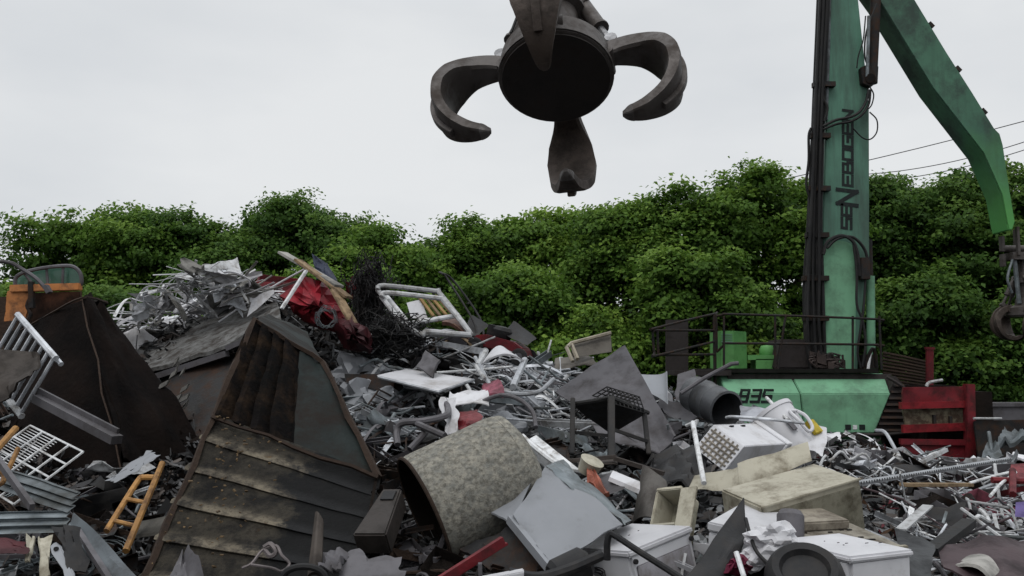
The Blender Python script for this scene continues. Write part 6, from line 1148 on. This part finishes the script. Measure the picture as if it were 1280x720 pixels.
def mx_(tube, hoop, strip, sheet, bar, case, coil, frame, can, mats, adj):
    return [m for m in (('bent_tube', tube * .5, mats, f'kinked {adj} tube'), ('straight_rod', tube * .6, mats, f'straight thin {adj} rod'), ('arched_tube', hoop, mats, f'curved {adj} tube'), ('metal_strip', strip, mats, f'bent {adj} strip'), ('crumpled_sheet', sheet, mats, f'crumpled {adj} metal sheet'), ('angle_bar', bar, mats, f'{adj} angle bar'),
            ('broken_casing', case, mats, f'broken {adj} casing'), ('wire_coil', coil, mats, f'loose {adj} wire coil'), ('bent_rack', frame, mats, f'bent {adj} tube rack'), ('round_can', can, mats, f'round {adj} can')) if m[1] > 0]
# bright field on the right
scatter([(1050, 585), (1290, 600), (1290, 725), (1120, 725)], 190, mx_(8, 1, 4, 1.2, 1.5, .6, .3, .8, .3, PALE, 'pale'), 'in the bright field of scraps at the lower right', 'in the lower right field', 1)
scatter([(1090, 590), (1290, 600), (1290, 725), (1130, 725)], 130, mx_(1, .3, 2.5, 3, 1, 1.5, .6, .5, .5, DARKS + [(M_GREY, 3)], 'dark'), 'between the pale tubes at the lower right', 'between the pale tubes at the lower right', 2)
scatter([(1180, 600), (1290, 600), (1290, 725), (1190, 725)], 26, mx_(1.5, 0, 2, 2, .5, 1, 0, .3, .3, [(M_RED, 1), (M_PINK, 1), (mat('dull_maroon_sheet', (0, 0, 0)), 4)], 'reddish'), 'near the right edge of the heap', 'near the right edge', 3)
scatter([(1030, 548), (1290, 582), (1290, 606), (1060, 590)], 75, mx_(3, .5, 4, 3, 2, 1.5, 0, .5, .3, PALE + [(M_STONE, 1), (M_WHITE, 2)], 'whitish'), 'along the crest in front of the green machine', 'along the right crest', 4, lift=(-.02, .08), sc=(.5, .85), tilt=.2)
scatter([(940, 520), (1100, 560), (1080, 600), (930, 560)], 30, mx_(2, .3, 2, 3, 1, 2, .3, .3, .5, [(M_WHITE, 3), (M_ALU, 2), (M_DARK, 2), (M_CLEAR, 1)], 'mixed'), 'around the white bucket', 'around the white bucket', 5, sc=(.5, .8))
scatter([(1060, 600), (1290, 606), (1290, 725), (1130, 725)], 75, mx_(10, .6, 2, .3, .6, 0, 0, .4, 0, [(M_WTUBE, 6), (M_ALU, 4)], 'bright'), 'sticking out of the lower right field', 'sticking out of the lower right field', 41, lift=(0, .16))
scatter([(420, 430), (700, 440), (720, 555), (470, 560)], 90, mx_(8, 1.5, 2, .3, .6, 0, 0, .6, 0, [(M_WTUBE, 4), (M_ALU, 5), (M_GALV, 1)], 'gleaming'), 'sprawled over the middle of the heap', 'sprawled over the middle of the heap', 42, lift=(0, .2))
# silver tangle above the tank
scatter([(560, 450), (705, 450), (720, 560), (600, 535)], 95, mx_(6, 2.5, 3, 1.4, 1.5, .2, .5, 1.5, 0, [(M_ALU, 6), (M_GALV, 3), (M_WTUBE, 3), (M_GREY, 1)], 'silver'), 'in the bright tangle above the mottled tank', 'in the tangle above the tank', 6, lift=(-.02, .2))
scatter([(640, 432), (680, 440), (705, 495), (660, 500)], 34, mx_(5, 0, 5, 0, 2, 0, 0, 0, 0, [(M_ALU, 5), (M_GALV, 2)], 'straight silver'), 'fanned out below the lawn mower', 'fanned out below the lawn mower', 7, along=(.55, -.3, -.7), lift=(0, .15))
scatter([(405, 420), (480, 440), (520, 580), (440, 560)], 105, mx_(8, 2, 4, 1.2, 1, .5, .6, 1.6, .2, [(M_ALU, 4), (M_GALV, 4), (M_GREY, 2), (M_DARK, 1)], 'greyish'), 'on the slope right of the tipped skip', 'right of the tipped skip', 8, lift=(-.02, .18))
scatter([(470, 430), (600, 430), (620, 470), (480, 475)], 46, mx_(2, .6, 2, 3, 1, 1.5, 1, .6, .6, GREYS + [(M_WOOD, 1), (M_BLACK, 3)], 'grimy'), 'below the white tube frame', 'below the white tube frame', 9)
scatter([(470, 488), (600, 490), (580, 540), (480, 570)], 56, mx_(5, 1.5, 3, 1.2, 1.5, 1.2, .5, 1.2, .4, GREYS + [(M_BLACK, 2)], 'dull'), 'around the dark tube chair', 'around the dark tube chair', 10)
# shards on the truck bed
q_ = [(175, 408), (350, 345), (345, 385), (185, 425)]
def shards(n, seed):
    rg = random.Random(seed)
    for k in range(n):
        u, v = rg.random(), rg.random() ** 1.2; base = lerp(P(176, 418, 10.8), P(352, 374, 10.6), u) + Vector((0, (v - .5) * 1.4 - .15, (1 - v) * .40 * math.sin(math.pi * min(1, u * 1.05)) + .04))
        kind = rg.choices(('metal_strip', 'crumpled_sheet', 'straight_rod'), (9, 3.5, 2))[0]; m = rg.choices((M_ALU, M_WTUBE, M_WHITE, M_STONE, M_GREY), (2, 4, 7, 3, .3))[0]
        CNT[kind] = CNT.get(kind, 0) + 1
        o = bpy.data.objects.new(kind, pmesh(kind, rg.randrange(len(PRO[kind])), m)); COL.objects.link(o); o.location = base
        o.rotation_euler = (rg.gauss(0, .6), rg.gauss(-.22, .26), rg.gauss(0, .7)); s = rg.uniform(.5, .9); o.scale = (s, s, s); tag(o, {'metal_strip': 'bright bent strip', 'crumpled_sheet': 'bright crumpled shard', 'straight_rod': 'bright thin rod'}[kind] + ' in the pale pile on the truck bed', {'metal_strip': 'strip', 'crumpled_sheet': 'metal sheet', 'straight_rod': 'rod'}[kind], 'bright ' + kind + 's on the truck bed')
shards(230, 31)
scatter([(330, 330), (440, 350), (450, 420), (360, 400)], 40, mx_(3, 0, 4, 2, 1, .5, 0, 0, 0, [(M_WOOD, 3), (M_ALU, 2), (M_STONE, 2), (M_WTUBE, 2), (M_RED, 1)], 'mixed pale'), 'around the red bundle on the summit', 'around the red bundle', 12, lift=(0, .2))
# right of the middle
scatter([(680, 455), (870, 480), (900, 530), (830, 560)], 34, mx_(2, .3, 1.5, 4, 1, 2, .3, .5, .6, [(M_GREY, 4), (M_GALV, 2), (M_DARK, 2), (M_BLACK, 1), (M_WHITE, 1)], 'smoky grey'), 'on the slope left of the steel drum', 'left of the steel drum', 13)
scatter([(680, 560), (860, 560), (850, 650), (720, 620)], 70, mx_(2.5, .6, 2.5, 2.5, 1.5, 2, .3, .6, .6, GREYS + [(M_BLACK, 3), (M_WHITE, 1)], 'sooty'), 'under the black chair', 'under the black chair', 14)
scatter([(860, 590), (1010, 640), (1000, 725), (860, 725)], 44, mx_(2, .5, 1.5, 2.5, 1, 2, .4, .5, .7, [(M_WHITE, 3), (M_BLACK, 4), (M_GREY, 3), (M_CREAM, 1), (M_RED, .6)], 'assorted'), 'between the white appliances', 'between the white appliances', 15)
scatter([(560, 590), (1010, 600), (1010, 728), (560, 728)], 80, mx_(4, 1, 3, 2.5, 1.5, 1.2, .6, .6, .6, [(M_WHITE, 3), (M_ALU, 3), (M_GALV, 3), (M_GREY, 2), (M_CREAM, .6)], 'small pale'), 'in the gaps between tank, hood and appliances', 'in the gaps at the bottom centre', 43, sc=(.55, .95))
scatter([(-20, 560), (460, 600), (460, 728), (-20, 728)], 60, mx_(3, .6, 3, 2, 1.5, .8, .8, .5, .4, [(M_GALV, 4), (M_GREY, 3), (M_WTUBE, 1), (M_RUSTB, 1)], 'small dull'), 'scattered over the dark lower left', 'scattered over the lower left', 44, sc=(.5, .9))
# dark left and bottom
scatter([(-20, 480), (150, 560), (150, 725), (-20, 725)], 100, mx_(1.2, .4, 2.5, 3, 2, 2, .6, .4, .5, DARKS + [(M_GALV, 2), (M_WTUBE, 1)], 'murky'), 'in the dark jumble at the lower left', 'in the lower left jumble', 16)
scatter([(90, 540), (260, 540), (240, 725), (90, 725)], 50, mx_(1, .3, 2, 3, 1.5, 2, .5, .3, .4, DARKS, 'blackish'), 'left of the tipped skip', 'left of the tipped skip', 17)
scatter([(240, 670), (560, 670), (560, 725), (220, 725)], 75, mx_(1, .3, 2.5, 3, 1.5, 2, .5, .3, .5, DARKS + [(M_GREY, 3)], 'shadowy'), 'along the bottom in front of the tipped skip', 'along the bottom in front of the skip', 18)
scatter([(430, 560), (510, 580), (560, 700), (450, 690)], 36, mx_(1, .3, 2, 3, 1, 2, .5, .3, .5, DARKS + [(M_GREY, 2)], 'dusky'), 'left of the tank mouth', 'left of the tank mouth', 19)
scatter([(560, 680), (880, 680), (880, 735), (560, 735)], 46, mx_(1.2, .3, 2, 3, 1.5, 2, .5, .3, .5, DARKS + [(M_GREY, 3), (M_WHITE, 1)], 'gloomy'), 'at the bottom below hood and appliance', 'at the bottom below the hood', 20)
# small chips and slivers nobody could count
rgn = np.random.default_rng(5); n = 30000; vs = []; fs = []
u = rgn.uniform(-60, 1340, n); v = 370 + 360 * rgn.random(n) ** .9
for i in range(n):
    d = D(u[i], v[i])
    if d is None: continue
    p = P(u[i], v[i], d); a = rgn.normal(size=3); a[2] *= .6; a /= np.linalg.norm(a); b = np.cross(a, rgn.normal(size=3)); b /= np.linalg.norm(b) + 1e-9; l = rgn.uniform(.02, .13) * (.5 + .06 * d); w_ = rgn.uniform(.004, .022) * (1 + (rgn.random() < .15) * 1.5)
    c = np.array(p) + np.array(HN(p.x, p.y)) * rgn.uniform(-.02, .05); k = len(vs); bn = rgn.uniform(-.3, .3) * l
    nn_ = np.cross(a, b); vs += [tuple(c - a * l - b * w_), tuple(c + nn_ * bn - b * w_ * 1.1), tuple(c + a * l - b * w_ * .6), tuple(c + a * l + b * w_ * .6), tuple(c + nn_ * bn + b * w_), tuple(c - a * l + b * w_ * .8)]
    fs += [(k, k + 1, k + 4, k + 5), (k + 1, k + 2, k + 3, k + 4)]
me = bpy.data.meshes.new('metal_chips'); me.from_pydata(vs, [], fs)
m = bpy.data.materials.new('mixed_metal_chips'); m.use_nodes = True; nt = m.node_tree; b = nt.nodes['Principled BSDF']; gg = nt.nodes.new('ShaderNodeNewGeometry'); rp = nt.nodes.new('ShaderNodeValToRGB'); rp.color_ramp.interpolation = 'CONSTANT'
els = [(0, (.012, .012, .013)), (.25, (.04, .03, .025)), (.4, (.07, .07, .072)), (.56, (.16, .165, .17)), (.76, (.32, .33, .34)), (.89, (.48, .48, .48)), (.93, (.09, .05, .03)), (.97, (.14, .02, .03))]
e = rp.color_ramp.elements; e[0].color = (*els[0][1], 1); e[1].position = els[1][0]; e[1].color = (*els[1][1], 1)
for p_, c_ in els[2:]: x = e.new(p_); x.color = (*c_, 1)
tc = nt.nodes.new('ShaderNodeTexCoord'); sx = nt.nodes.new('ShaderNodeSeparateXYZ'); nt.links.new(tc.outputs['Object'], sx.inputs[0])
mr = nt.nodes.new('ShaderNodeMapRange'); mr.inputs['From Min'].default_value = -4; mr.inputs['From Max'].default_value = 3; mr.inputs['To Min'].default_value = .5; mr.inputs['To Max'].default_value = 1.0; nt.links.new(sx.outputs['X'], mr.inputs['Value'])
mu = nt.nodes.new('ShaderNodeMath'); mu.operation = 'MULTIPLY'; nt.links.new(gg.outputs['Random Per Island'], mu.inputs[0]); nt.links.new(mr.outputs['Result'], mu.inputs[1])
nt.links.new(mu.outputs[0], rp.inputs['Fac']); nt.links.new(rp.outputs['Color'], b.inputs['Base Color']); b.inputs['Roughness'].default_value = .5; b.inputs['Metallic'].default_value = .2
me.materials.append(m); o = bpy.data.objects.new('metal_chips', me); COL.objects.link(o); tag(o, 'countless small chips and slivers of scrap metal strewn over the heap', 'scrap debris', None, 'stuff')
